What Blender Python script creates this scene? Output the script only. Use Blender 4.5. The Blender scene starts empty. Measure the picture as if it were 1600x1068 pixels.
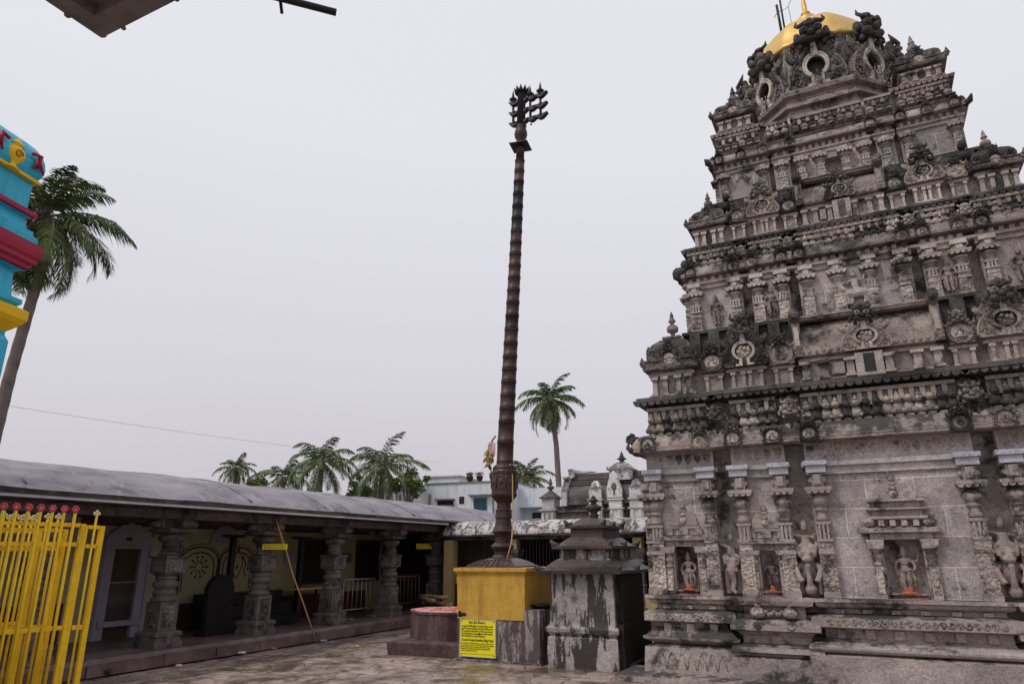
import bpy, math, random
from math import sin, cos, pi, radians
from mathutils import Vector, Matrix, Euler
random.seed(11)
sc = bpy.context.scene
COL = sc.collection

# ------------------------------------------------------------------ camera
cam_d = bpy.data.cameras.new("camera"); cam = bpy.data.objects.new("camera", cam_d); COL.objects.link(cam)
cam_d.sensor_width = 36.0; cam_d.lens = 24.0; cam_d.clip_start = 0.05; cam_d.clip_end = 2000
YAW, PITCH, ROLL = 26.4, 17.3, 0.3
cam.matrix_world = (Matrix.Translation((0, 0, 1.6)) @ Matrix.Rotation(radians(YAW), 4, 'Z')
                    @ Matrix.Rotation(radians(90 + PITCH), 4, 'X') @ Matrix.Rotation(radians(-ROLL), 4, 'Z'))
sc.camera = cam

# ------------------------------------------------------------------ sky, sun, exposure
SUN_EL, SUN_AZ = radians(55), radians(215)
w = bpy.data.worlds.new("World"); sc.world = w; w.use_nodes = True
nt = w.node_tree; nt.nodes.clear()
def WN(t): return nt.nodes.new(t)
wo = WN('ShaderNodeOutputWorld'); mx = WN('ShaderNodeMixShader'); mx.inputs[0].default_value = 0.93
b1 = WN('ShaderNodeBackground'); b2 = WN('ShaderNodeBackground')
sky = WN('ShaderNodeTexSky'); sky.sky_type = 'NISHITA'; sky.sun_disc = False
sky.sun_elevation = SUN_EL; sky.sun_rotation = SUN_AZ; sky.dust_density = 5
b1.inputs[1].default_value = 0.1
nt.links.new(sky.outputs[0], b1.inputs[0])
tc = WN('ShaderNodeTexCoord'); sp = WN('ShaderNodeSeparateXYZ'); nt.links.new(tc.outputs['Generated'], sp.inputs[0])
nz = WN('ShaderNodeTexNoise'); nz.inputs['Scale'].default_value = 1.6; nz.inputs['Detail'].default_value = 3
nt.links.new(tc.outputs['Generated'], nz.inputs[0])
ma = WN('ShaderNodeMath'); ma.operation = 'MULTIPLY_ADD'; ma.inputs[1].default_value = 0.12
nt.links.new(nz.outputs[0], ma.inputs[0]); nt.links.new(sp.outputs[2], ma.inputs[2])
cr = WN('ShaderNodeValToRGB'); cr.color_ramp.elements[0].position = 0.04; cr.color_ramp.elements[0].color = (0.57, 0.53, 0.58, 1)
cr.color_ramp.elements[1].position = 0.62; cr.color_ramp.elements[1].color = (0.83, 0.825, 0.88, 1)
e = cr.color_ramp.elements.new(0.3); e.color = (0.71, 0.69, 0.75, 1)
nt.links.new(ma.outputs[0], cr.inputs[0]); nt.links.new(cr.outputs[0], b2.inputs[0])
b2.inputs[1].default_value = 1.0
nt.links.new(b1.outputs[0], mx.inputs[1]); nt.links.new(b2.outputs[0], mx.inputs[2]); nt.links.new(mx.outputs[0], wo.inputs[0])

sd = bpy.data.lights.new("sun", 'SUN'); sd.energy = 1.5; sd.angle = radians(14); sd.color = (1, 0.96, 0.92)
so = bpy.data.objects.new("sun", sd); COL.objects.link(so)
sdir = Vector((sin(SUN_AZ) * cos(SUN_EL), cos(SUN_AZ) * cos(SUN_EL), sin(SUN_EL)))
so.rotation_euler = sdir.to_track_quat('Z', 'Y').to_euler()
sc.view_settings.view_transform = 'Standard'; sc.view_settings.look = 'None'
sc.view_settings.exposure = 0.0; sc.view_settings.gamma = 1.0

# ------------------------------------------------------------------ mesh builder
class MB:
    def __init__(s): s.v = []; s.f = []; s.m = []; s.s = []
    def add(s, vs, fs, smooth=False, mi=0):
        o = len(s.v); s.v.extend([tuple(p) for p in vs])
        for f in fs: s.f.append([i + o for i in f]); s.m.append(mi); s.s.append(smooth)
        return s
    def box(s, x0, x1, y0, y1, z0, z1, mi=0, tx=0.0, ty=None):
        if ty is None: ty = tx
        return s.add([(x0, y0, z0), (x1, y0, z0), (x1, y1, z0), (x0, y1, z0),
                      (x0 + tx, y0 + ty, z1), (x1 - tx, y0 + ty, z1), (x1 - tx, y1 - ty, z1), (x0 + tx, y1 - ty, z1)],
                     [(3, 2, 1, 0), (4, 5, 6, 7), (0, 1, 5, 4), (1, 2, 6, 5), (2, 3, 7, 6), (3, 0, 4, 7)], False, mi)
    def mould(s, x0, x1, y0, y1, prof, mi=0, smooth=False, jit=0.0):
        vs = []; fs = []
        for (o, z) in prof:
            j = random.uniform(-jit, jit) if jit else 0
            o += j
            vs += [(x0 - o, y0 - o, z), (x1 + o, y0 - o, z), (x1 + o, y1 + o, z), (x0 - o, y1 + o, z)]
        n = len(prof)
        for k in range(n - 1):
            for i in range(4):
                j = (i + 1) % 4
                fs.append((4 * k + i, 4 * k + j, 4 * k + 4 + j, 4 * k + 4 + i))
        fs.append((3, 2, 1, 0)); a = 4 * (n - 1); fs.append((a, a + 1, a + 2, a + 3))
        return s.add(vs, fs, smooth, mi)
    def lathe(s, c, prof, n=14, smooth=True, rot=0.0, mi=0, sx=1, sy=1):
        vs = []; fs = []
        for (r, z) in prof:
            for i in range(n):
                a = rot + 2 * pi * i / n
                vs.append((c[0] + r * cos(a) * sx, c[1] + r * sin(a) * sy, c[2] + z))
        for k in range(len(prof) - 1):
            for i in range(n):
                j = (i + 1) % n
                fs.append((k * n + i, k * n + j, k * n + n + j, k * n + n + i))
        fs.append(tuple(range(n - 1, -1, -1))); a = n * (len(prof) - 1); fs.append(tuple(range(a, a + n)))
        return s.add(vs, fs, smooth, mi)
    def ell(s, c, r, n=8, m=None, rot=None, mi=0):
        m = m or max(4, n // 2 + 1)
        if not hasattr(r, '__len__'): r = (r, r, r)
        vs = [Vector((0, 0, -1))]
        for k in range(1, m):
            t = -pi / 2 + pi * k / m
            for i in range(n):
                a = 2 * pi * i / n; vs.append(Vector((cos(t) * cos(a), cos(t) * sin(a), sin(t))))
        vs.append(Vector((0, 0, 1)))
        fs = []
        for i in range(n): fs.append((0, 1 + (i + 1) % n, 1 + i))
        for k in range(m - 2):
            for i in range(n):
                j = (i + 1) % n; a = 1 + k * n
                fs.append((a + i, a + j, a + n + j, a + n + i))
        l = len(vs) - 1; a = 1 + (m - 2) * n
        for i in range(n): fs.append((a + i, a + (i + 1) % n, l))
        M = Euler(rot).to_matrix() if rot else None
        out = []
        for p in vs:
            q = Vector((p.x * r[0], p.y * r[1], p.z * r[2]))
            if M: q = M @ q
            out.append((q.x + c[0], q.y + c[1], q.z + c[2]))
        return s.add(out, fs, True, mi)
    def tube(s, pts, rad, n=6, mi=0, smooth=True):
        pts = [Vector(p) for p in pts]; N = len(pts)
        if not hasattr(rad, '__len__'): rad = [rad] * N
        vs = []; fs = []; prev = None
        for k in range(N):
            t = (pts[min(k + 1, N - 1)] - pts[max(k - 1, 0)]).normalized()
            if prev is None:
                u = t.cross(Vector((0, 0, 1)) if abs(t.z) < 0.9 else Vector((1, 0, 0))).normalized()
            else: u = (prev - t * prev.dot(t)).normalized()
            prev = u; v = t.cross(u)
            for i in range(n):
                a = 2 * pi * i / n; q = pts[k] + (u * cos(a) + v * sin(a)) * rad[k]; vs.append((q.x, q.y, q.z))
        for k in range(N - 1):
            for i in range(n):
                j = (i + 1) % n; fs.append((k * n + i, k * n + j, k * n + n + j, k * n + n + i))
        fs.append(tuple(range(n - 1, -1, -1))); a = n * (N - 1); fs.append(tuple(range(a, a + n)))
        return s.add(vs, fs, smooth, mi)
    def prism(s, ol, y0, y1, mi=0, axis='y'):
        """outline of (x,z) extruded along y, or (y,z) along x"""
        n = len(ol)
        if axis == 'y': vs = [(a, y0, b) for a, b in ol] + [(a, y1, b) for a, b in ol]
        elif axis == 'x': vs = [(y0, a, b) for a, b in ol] + [(y1, a, b) for a, b in ol]
        else: vs = [(a, b, y0) for a, b in ol] + [(a, b, y1) for a, b in ol]
        fs = [tuple(range(n)), tuple(range(2 * n - 1, n - 1, -1))]
        for i in range(n):
            j = (i + 1) % n; fs.append((i, j, j + n, i + n))
        return s.add(vs, fs, False, mi)
    def strip(s, A, B, y0, y1, mi=0, closed=True, axis='y'):
        """band between two polylines A (outer) and B (inner) of (x,z), extruded along y"""
        n = len(A)
        P = (lambda a, b, y: (a, y, b)) if axis == 'y' else (lambda a, b, y: (y, a, b))
        vs = [P(a, b, y0) for a, b in A] + [P(a, b, y0) for a, b in B] + [P(a, b, y1) for a, b in A] + [P(a, b, y1) for a, b in B]
        fs = []
        for i in range(n if closed else n - 1):
            j = (i + 1) % n
            fs += [(i, j, n + j, n + i), (2 * n + i, 3 * n + i, 3 * n + j, 2 * n + j), (i, 2 * n + i, 2 * n + j, j), (n + i, n + j, 3 * n + j, 3 * n + i)]
        return s.add(vs, fs, False, mi)
    def xf(s, M, start=0):
        for i in range(start, len(s.v)):
            q = M @ Vector(s.v[i]); s.v[i] = (q.x, q.y, q.z)
        return s
    def merge(s, o, M=None, mi=None):
        vs = o.v if M is None else [tuple(M @ Vector(p)) for p in o.v]
        b = len(s.v); s.v.extend(vs)
        for f, m, sm in zip(o.f, o.m, o.s):
            s.f.append([i + b for i in f]); s.m.append(m if mi is None else mi); s.s.append(sm)
        return s
    def mesh(s, name, mats):
        me = bpy.data.meshes.new(name); me.from_pydata(s.v, [], s.f)
        if not isinstance(mats, (list, tuple)): mats = [mats]
        for m in mats: me.materials.append(m)
        me.polygons.foreach_set('material_index', s.m); me.polygons.foreach_set('use_smooth', s.s)
        me.update()
        return me
    def build(s, name, mats, parent=None, loc=None, fixn=True):
        me = s.mesh(name, mats)
        if fixn:
            import bmesh
            bm = bmesh.new(); bm.from_mesh(me); bmesh.ops.recalc_face_normals(bm, faces=bm.faces); bm.to_mesh(me); bm.free()
        return link(name, me, parent, loc)

def link(name, me, parent=None, loc=None, rz=0, scale=None):
    o = bpy.data.objects.new(name, me); COL.objects.link(o)
    if parent: o.parent = parent
    if loc: o.location = loc
    if rz: o.rotation_euler = (0, 0, rz)
    if scale: o.scale = scale if hasattr(scale, '__len__') else (scale,) * 3
    return o
def tag(o, label=None, cat=None, group=None, kind=None):
    if label: o['label'] = label
    if cat: o['category'] = cat
    if group: o['group'] = group
    if kind: o['kind'] = kind
    return o
def thing(name, label, cat, loc=(0, 0, 0), rz=0, group=None):
    o = bpy.data.objects.new(name, None); COL.objects.link(o); o.location = loc; o.rotation_euler = (0, 0, rz)
    o.empty_display_size = 0.2
    return tag(o, label, cat, group)
def copy_tree(o, parent=None):
    c = o.copy(); COL.objects.link(c); c.parent = parent
    for ch in list(o.children): copy_tree(ch, c)
    return c
def smooth_remesh(mb, voxel, name):
    """fuse the overlapping lumps of a carved figure into one continuous surface"""
    me = mb.mesh(name + '_tmp', STONE)
    o = bpy.data.objects.new('tmp', me); COL.objects.link(o)
    r = o.modifiers.new('r', 'REMESH'); r.mode = 'VOXEL'; r.voxel_size = voxel
    sm = o.modifiers.new('s', 'SMOOTH'); sm.iterations = 2; sm.factor = 0.5
    dg = bpy.context.evaluated_depsgraph_get(); dg.update()
    m2 = bpy.data.meshes.new_from_object(o.evaluated_get(dg)); m2.name = name
    bpy.data.objects.remove(o)
    for p in m2.polygons: p.use_smooth = True
    return m2

# ------------------------------------------------------------------ materials
class NT:
    def __init__(s, name):
        s.m = bpy.data.materials.new(name); s.m.use_nodes = True; s.t = s.m.node_tree
        s.b = s.t.nodes['Principled BSDF']; s.pos = s.n('ShaderNodeNewGeometry').outputs['Position']
        s.b.inputs['Specular IOR Level'].default_value = 0.35
    def n(s, t): return s.t.nodes.new(t)
    def l(s, a, b): s.t.links.new(a, b)
    def sc(s, vec, x, y, z):
        m = s.n('ShaderNodeMapping'); m.inputs['Scale'].default_value = (x, y, z); s.l(vec, m.inputs[0]); return m.outputs[0]
    def noise(s, scale, detail=5, vec=None, rough=0.6, dist=0):
        n = s.n('ShaderNodeTexNoise'); n.inputs['Scale'].default_value = scale; n.inputs['Detail'].default_value = detail
        n.inputs['Roughness'].default_value = rough; n.inputs['Distortion'].default_value = dist
        s.l(vec or s.pos, n.inputs['Vector']); return n.outputs['Fac']
    def vor(s, scale, vec=None, feature='F1', out='Distance'):
        n = s.n('ShaderNodeTexVoronoi'); n.feature = feature; n.inputs['Scale'].default_value = scale
        s.l(vec or s.pos, n.inputs['Vector']); return n.outputs[out]
    def ramp(s, f, p0, p1, c0=(0, 0, 0), c1=(1, 1, 1)):
        r = s.n('ShaderNodeValToRGB'); r.color_ramp.elements[0].position = p0; r.color_ramp.elements[1].position = p1
        r.color_ramp.elements[0].color = (*c0, 1); r.color_ramp.elements[1].color = (*c1, 1); s.l(f, r.inputs[0]); return r.outputs[0]
    def mix(s, f, a, b, mode='MIX'):
        m = s.n('ShaderNodeMix'); m.data_type = 'RGBA'; m.blend_type = mode
        for i, x in ((0, f), (6, a), (7, b)):
            if isinstance(x, (int, float)): m.inputs[i].default_value = x
            elif isinstance(x, tuple): m.inputs[i].default_value = (*x, 1)
            else: s.l(x, m.inputs[i])
        return m.outputs[2]
    def math(s, op, a, b=0.0, c=0.0):
        m = s.n('ShaderNodeMath'); m.operation = op
        for i, x in enumerate((a, b, c)):
            if isinstance(x, (int, float)): m.inputs[i].default_value = x
            else: s.l(x, m.inputs[i])
        return m.outputs[0]
    def upz(s):
        g = s.n('ShaderNodeNewGeometry'); p = s.n('ShaderNodeSeparateXYZ'); s.l(g.outputs['Normal'], p.inputs[0]); return p.outputs[2]
    def col(s, c):
        if isinstance(c, tuple): s.b.inputs['Base Color'].default_value = (*c, 1)
        else: s.l(c, s.b.inputs['Base Color'])
    def rough(s, r):
        if isinstance(r, (int, float)): s.b.inputs['Roughness'].default_value = r
        else: s.l(r, s.b.inputs['Roughness'])
    def bump(s, h, strength=0.5, dist=0.02, prev=None):
        b = s.n('ShaderNodeBump'); b.inputs['Strength'].default_value = strength; b.inputs['Distance'].default_value = dist
        s.l(h, b.inputs['Height'])
        if prev: s.l(prev, b.inputs['Normal'])
        s.l(b.outputs[0], s.b.inputs['Normal']); return b.outputs[0]

def stone(name, c1, c2, dark=0.5, up=0.35, streak=0.35, carve=0.0, joints=False, darkc=(0.022, 0.02, 0.02), rough=0.85, seed=0.0, rain=0.0, streakc=(0.5, 0.47, 0.45)):
    t = NT(name)
    P = t.pos
    if seed:
        mp = t.n('ShaderNodeMapping'); mp.inputs['Location'].default_value = (seed, seed * 0.7, seed * 1.3); t.l(P, mp.inputs[0]); P = mp.outputs[0]
    mid = t.noise(7, 7, P, 0.65); fine = t.noise(55, 4, P, 0.7); big = t.noise(1.3, 6, P, 0.62, 0.4)
    base = t.mix(t.ramp(mid, 0.34, 0.66), c1, c2)
    base = t.mix(t.ramp(t.noise(0.7, 3, P), 0.4, 0.62), base, t.mix(0.5, base, (c1[0] * 0.62, c1[1] * 0.58, c1[2] * 0.62)))
    base = t.mix(0.5, base, t.mix(t.ramp(fine, 0.36, 0.64), (0.27, 0.27, 0.27), (0.9, 0.9, 0.9)), 'OVERLAY')
    oi = t.n('ShaderNodeObjectInfo'); cell = t.n('ShaderNodeSeparateColor'); t.l(t.vor(3.2, t.sc(P, 1, 1, 1.8), 'F1', 'Color'), cell.inputs[0])
    var = t.math('ADD', t.math('MULTIPLY', oi.outputs['Random'], 0.30), t.math('MULTIPLY', cell.outputs[0], 0.34))
    base = t.mix(1.0, base, t.mix(var, (0.85, 0.825, 0.845), (1.74, 1.69, 1.63)), 'MULTIPLY')
    # pale lime streaks running down
    st = t.noise(1, 5, t.sc(P, 7, 7, 1.1), 0.7)
    base = t.mix(t.math('MULTIPLY', t.ramp(st, 0.6, 0.72), streak), base, streakc)
    # lichen and soot, more where the stone faces the sky
    d = t.math('ADD', t.math('MULTIPLY', big, 0.55), t.math('MULTIPLY', mid, 0.45))
    d = t.math('ADD', d, t.math('MULTIPLY', t.math('MAXIMUM', t.upz(), 0.0), up * 0.3))
    lo = 0.656 - 0.3 * dark
    f = t.ramp(d, lo, lo + 0.09)
    base = t.mix(t.math('MULTIPLY', f, 0.9), base, darkc)
    if rain:
        r = t.noise(1, 8, t.sc(P, 5.5, 5.5, 1.0), 0.68, 0.2)
        base = t.mix(t.math('MULTIPLY', t.ramp(r, 0.485, 0.505), rain), base, darkc)
    t.rough(t.ramp(mid, 0.2, 0.8, (rough - 0.25,) * 3, (rough,) * 3))
    h = t.math('ADD', t.math('MULTIPLY', mid, 0.6), t.math('MULTIPLY', fine, 0.35))
    b = t.bump(h, 0.85, 0.035)
    if carve:
        v = t.vor(carve, P, 'SMOOTH_F1'); b = t.bump(t.math('ADD', v, t.math('MULTIPLY', t.noise(carve * 0.7, 2, P), 0.6)), 0.9, 0.035, b)
    if joints:
        xs = t.n('ShaderNodeSeparateXYZ'); t.l(t.pos, xs.inputs[0]); cb = t.n('ShaderNodeCombineXYZ')
        t.l(t.math('ADD', xs.outputs[0], xs.outputs[1]), cb.inputs[0]); t.l(xs.outputs[2], cb.inputs[1])
        wv = t.n('ShaderNodeMixRGB'); wv.blend_type = 'ADD'; wv.inputs[0].default_value = 0.02
        t.l(cb.outputs[0], wv.inputs[1]); nn = t.n('ShaderNodeTexNoise'); nn.inputs['Scale'].default_value = 9; t.l(t.pos, nn.inputs[0]); t.l(nn.outputs['Color'], wv.inputs[2])
        br = t.n('ShaderNodeTexBrick'); br.inputs['Scale'].default_value = 1.0; br.inputs['Mortar Size'].default_value = 0.007
        br.inputs['Brick Width'].default_value = 0.55; br.inputs['Row Height'].default_value = 0.36; br.inputs['Bias'].default_value = 0
        t.l(wv.outputs[0], br.inputs['Vector'])
        br.inputs['Color1'].default_value = (0.75, 0.75, 0.75, 1); br.inputs['Color2'].default_value = (1.1, 1.1, 1.1, 1); br.inputs['Mortar'].default_value = (1.9, 1.8, 1.7, 1)
        base = t.mix(0.7, base, br.outputs['Color'], 'MULTIPLY')
        t.bump(br.outputs['Fac'], 0.7, -0.02, b)
    t.col(base)
    return t.m
C1, C2 = (0.32, 0.284, 0.255), (0.56, 0.51, 0.46)
STONE = stone('weathered_stone', C1, C2, 0.52, 0.6)
WALL = stone('ashlar_stone', (0.30, 0.272, 0.262), (0.44, 0.405, 0.39), 0.42, 0.3, 0.65, joints=True, streakc=(0.56, 0.54, 0.57))
BASE = stone('base_stone', (0.29, 0.25, 0.23), (0.45, 0.395, 0.36), 0.50, 0.3, 0.3, seed=3)
CARVED = stone('carved_stone', (0.32, 0.275, 0.245), (0.50, 0.44, 0.39), 0.50, 0.3, 0.2, carve=26, seed=5)
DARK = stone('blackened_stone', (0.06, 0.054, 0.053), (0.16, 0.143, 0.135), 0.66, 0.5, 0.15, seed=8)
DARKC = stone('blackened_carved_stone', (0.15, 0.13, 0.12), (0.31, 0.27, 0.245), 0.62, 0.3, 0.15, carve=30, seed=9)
MIDST = stone('cornice_stone', (0.24, 0.205, 0.185), (0.40, 0.345, 0.30), 0.52, 0.3, 0.3, seed=12)
BEAM = stone('beam_stone', (0.32, 0.295, 0.29), (0.48, 0.45, 0.445), 0.36, 0.2, 0.4, seed=14)
PALE = stone('lime_pale_stone', (0.36, 0.32, 0.28), (0.58, 0.53, 0.47), 0.50, 0.2, 0.4, seed=2)
BLUISH = stone('bluish_limed_stone', (0.36, 0.37, 0.41), (0.50, 0.51, 0.56), 0.2, 0.1, 0.3, seed=4)
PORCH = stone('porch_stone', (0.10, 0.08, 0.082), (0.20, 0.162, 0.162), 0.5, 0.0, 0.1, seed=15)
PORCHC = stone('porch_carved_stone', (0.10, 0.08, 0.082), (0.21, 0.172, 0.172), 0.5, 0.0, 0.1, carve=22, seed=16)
SHRINE = stone('shrine_plaster', (0.30, 0.275, 0.265), (0.46, 0.43, 0.41), 0.5, 0.0, 0.3, rain=0.97, darkc=(0.05, 0.036, 0.03), seed=21, rough=0.7)
SHROOF = stone('wet_dark_stone', (0.045, 0.032, 0.027), (0.11, 0.08, 0.068), 0.52, 0.1, 0.1, rough=0.45, seed=23)
PLINTH = stone('plinth_plaster', (0.27, 0.235, 0.235), (0.40, 0.36, 0.37), 0.44, 0.0, 0.5, rain=0.8, darkc=(0.07, 0.045, 0.04), seed=31, rough=0.7)
def plain(name, c, rough=0.6, metal=0.0, var=0.15, scale=8, bump=0.15, dirt=0.0, dirtc=(0.05, 0.04, 0.035), spec=None, drip=False):
    t = NT(name); n = t.noise(scale, 6)
    cc = t.mix(t.ramp(n, 0.3, 0.7), tuple(x * (1 - var) for x in c), tuple(min(1, x * (1 + var)) for x in c))
    if dirt:
        dn = t.noise(1, 6, t.sc(t.pos, 9, 9, 1.2) if drip else t.sc(t.pos, 2.5, 2.5, 2.5), 0.7)
        cc = t.mix(t.math('MULTIPLY', t.ramp(dn, 0.5, 0.68), dirt), cc, dirtc)
    t.col(cc); t.rough(rough); t.b.inputs['Metallic'].default_value = metal
    if bump: t.bump(t.math('ADD', n, t.noise(scale * 7, 3)), bump, 0.02)
    if spec is not None: t.b.inputs['Specular IOR Level'].default_value = spec
    return t.m
GOLD = plain('gilded_metal', (0.66, 0.44, 0.14), 0.5, 0.55, 0.14, 3, 0.15, 0.3, (0.45, 0.27, 0.08), drip=True)
COPPER = plain('aged_copper', (0.07, 0.041, 0.036), 0.5, 0.3, 0.45, 3, 0.25, 0.6, (0.05, 0.045, 0.045))
COPPERD = plain('blackened_copper', (0.03, 0.027, 0.03), 0.5, 0.4, 0.3, 6, 0.2)
YELLOWP = plain('yellow_wall_paint', (0.60, 0.35, 0.055), 0.6, 0, 0.14, 6, 0.4, 0.75, (0.36, 0.19, 0.04), drip=True)
YELLOWL = plain('pale_yellow_paint', (0.44, 0.33, 0.14), 0.6, 0, 0.1, 5, 0.2, 0.35, (0.2, 0.15, 0.08))
GATEY = plain('gate_yellow_paint', (0.93, 0.56, 0.010), 0.45, 0, 0.12, 14, 0.3, 0.4, (0.42, 0.18, 0.02), drip=True)
SIGNY = plain('sign_yellow', (0.90, 0.78, 0.02), 0.4, 0, 0.03, 5, 0)
INK = plain('sign_ink', (0.03, 0.03, 0.02), 0.5, 0, 0, 5, 0)
CREAM = plain('cream_wall_paint', (0.42, 0.38, 0.22), 0.7, 0, 0.1, 3, 0.1, 0.4, (0.24, 0.2, 0.12))
MAROON = plain('maroon_paint', (0.10, 0.025, 0.03), 0.6, 0, 0.2, 5, 0.1)
LAVEND = plain('lavender_white_paint', (0.33, 0.30, 0.37), 0.6, 0, 0.06, 4, 0.1, 0.2, (0.3, 0.28, 0.33))
BLACK = plain('black_iron', (0.02, 0.018, 0.02), 0.5, 0.2, 0.2, 5, 0.1)
DARKIN = plain('interior_shade', (0.03, 0.02, 0.022), 0.8, 0, 0.3, 3, 0.1)  # near-black colour standing in for shade in interiors, openings and the shrine's side
WOOD = plain('dark_wood', (0.07, 0.035, 0.02), 0.6, 0, 0.3, 10, 0.2)
LOG = plain('log_bark', (0.32, 0.22, 0.13), 0.8, 0, 0.35, 20, 0.4)
BAMBOO = plain('bamboo_cane', (0.55, 0.36, 0.15), 0.5, 0, 0.2, 14, 0.1)
PINKF = plain('pink_enamel', (0.62, 0.06, 0.14), 0.4, 0, 0.2, 20, 0)
CREAMF = plain('cream_enamel', (0.75, 0.62, 0.30), 0.5, 0, 0.2, 20, 0)
BLUEP = plain('turquoise_paint', (0.04, 0.46, 0.66), 0.45, 0, 0.08, 3, 0.15, 0.5, (0.015, 0.2, 0.3), drip=True)
CRIMP = plain('crimson_paint', (0.36, 0.02, 0.06), 0.45, 0, 0.1, 5, 0.1, 0.3, (0.12, 0.01, 0.02))
YELP = plain('bright_yellow_paint', (0.85, 0.52, 0.01), 0.45, 0, 0.08, 5, 0.1, 0.2, (0.4, 0.2, 0.01))
STEEL = plain('grey_steel', (0.35, 0.32, 0.33), 0.45, 0.6, 0.1, 8, 0)
ORANGE = plain('vermilion_powder', (0.42, 0.125, 0.055), 0.9, 0, 0.45, 30, 0.4, 0.6, (0.12, 0.07, 0.06))
PINKT = plain('vermilion_stained_top', (0.55, 0.25, 0.23), 0.6, 0, 0.25, 6, 0.3, 0.6, (0.5, 0.06, 0.04))
ALTAR = stone('altar_stone', (0.085, 0.052, 0.05), (0.15, 0.10, 0.095), 0.42, 0.0, 0.4, rain=0.6, darkc=(0.05, 0.03, 0.028), seed=41, streakc=(0.36, 0.3, 0.3))
WHITEB = plain('whitewashed_wall', (0.62, 0.68, 0.72), 0.7, 0, 0.05, 2, 0.1, 0.45, (0.22, 0.22, 0.23), drip=True)
WHITET = stone('whitewashed_old_plaster', (0.50, 0.485, 0.49), (0.66, 0.65, 0.66), 0.46, 0.5, 0.3, darkc=(0.08, 0.07, 0.065), seed=51)
GREYT = stone('mossy_roof_plaster', (0.085, 0.072, 0.068), (0.17, 0.148, 0.14), 0.5, 0.2, 0.5, darkc=(0.05, 0.042, 0.04), seed=53)
CONC = plain('grey_concrete', (0.22, 0.19, 0.17), 0.85, 0, 0.25, 6, 0.5, 0.6, (0.06, 0.05, 0.045))
GLASSB = plain('blue_window', (0.015, 0.05, 0.07), 0.2, 0, 0.3, 2, 0)
TERRA = plain('terracotta', (0.10, 0.04, 0.035), 0.8)
TANKB = plain('black_tank_plastic', (0.02, 0.02, 0.022), 0.4)
def leafm(name, a, b):
    t = NT(name); n = t.noise(2.2, 3); t.col(t.mix(t.ramp(n, 0.35, 0.65), a, b)); t.rough(0.6)
    t.b.inputs['Specular IOR Level'].default_value = 0.2
    return t.m
LEAF = leafm('palm_leaf', (0.035, 0.066, 0.02), (0.15, 0.19, 0.06))
LEAF2 = leafm('bush_leaf', (0.05, 0.09, 0.02), (0.16, 0.2, 0.04))
LEAFD = leafm('dry_leaf', (0.25, 0.16, 0.05), (0.4, 0.28, 0.08))
TRUNK = plain('palm_trunk_bark', (0.15, 0.12, 0.11), 0.9, 0, 0.3, 4, 0.5)

# roof slab of the pillared gallery: smooth cement, streaked, crazed
t = NT('cement_roof'); n1 = t.noise(2.2, 7, t.sc(t.pos, 1.0, 0.45, 1.6), 0.65); n2 = t.noise(30, 4)
c = t.mix(t.ramp(n1, 0.3, 0.7), (0.125, 0.113, 0.13), (0.35, 0.32, 0.35))
c = t.mix(t.math('MULTIPLY', t.ramp(t.noise(1, 5, t.sc(t.pos, 1.2, 3.5, 1.2), 0.6, 1.0), 0.58, 0.7), 0.5), c, (0.47, 0.43, 0.42))
c = t.mix(t.math('MULTIPLY', t.ramp(t.noise(1.2, 6, None, 0.7, 1.5), 0.54, 0.64), 0.6), c, (0.07, 0.06, 0.065))
t.col(c); t.rough(t.ramp(n1, 0.3, 0.7, (0.45,) * 3, (0.7,) * 3)); t.bump(t.math('ADD', n1, t.math('MULTIPLY', n2, 0.3)), 0.4, 0.04); ROOF = t.m
# back gallery roof: peeling limewash
t = NT('peeling_limewash_roof'); n1 = t.noise(2.4, 9, t.sc(t.pos, 2.5, 1.5, 1.5), 0.72, 0.8)
f = t.ramp(n1, 0.47, 0.53); xs = t.n('ShaderNodeSeparateXYZ'); t.l(t.pos, xs.inputs[0])
c = t.mix(t.ramp(t.noise(14, 5), 0.3, 0.7), (0.07, 0.055, 0.05), (0.17, 0.14, 0.135))
c = t.mix(f, c, (0.52, 0.49, 0.49)); c = t.mix(t.ramp(xs.outputs[2], 2.36, 2.42), c, (0.24, 0.22, 0.24))
t.col(c); t.rough(0.7); t.bump(n1, 0.7, 0.03); ROOF2 = t.m
MOSS = stone('mossy_eave_edge', (0.05, 0.035, 0.03), (0.14, 0.10, 0.09), 0.6, 0, 0.4, seed=61, streakc=(0.4, 0.38, 0.36))
WLINE = plain('white_drip_line', (0.62, 0.62, 0.7), 0.6, 0, 0.2, 5, 0.1, 0.3)
# wet flagstones
t = NT('wet_flagstones')
vsc = t.sc(t.pos, 1.0, 1.45, 1.0); nn = t.n('ShaderNodeTexNoise'); nn.inputs['Scale'].default_value = 3; nn.inputs['Detail'].default_value = 4; t.l(t.pos, nn.inputs[0])
wv = t.n('ShaderNodeMixRGB'); wv.blend_type = 'ADD'; wv.inputs[0].default_value = 0.22; t.l(vsc, wv.inputs[1]); t.l(nn.outputs['Color'], wv.inputs[2])
br = t.n('ShaderNodeTexVoronoi'); br.distance = 'CHEBYCHEV'; br.feature = 'F1'; br.inputs['Scale'].default_value = 2.2; br.inputs['Randomness'].default_value = 0.55; t.l(wv.outputs[0], br.inputs['Vector'])
ed = t.n('ShaderNodeTexVoronoi'); ed.feature = 'DISTANCE_TO_EDGE'; ed.inputs['Scale'].default_value = 2.2; ed.inputs['Randomness'].default_value = 0.55; t.l(wv.outputs[0], ed.inputs['Vector'])
slab = t.n('ShaderNodeSeparateColor'); t.l(br.outputs['Color'], slab.inputs[0])
c = t.mix(slab.outputs[0], (0.12, 0.08, 0.062), (0.29, 0.215, 0.175))
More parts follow.
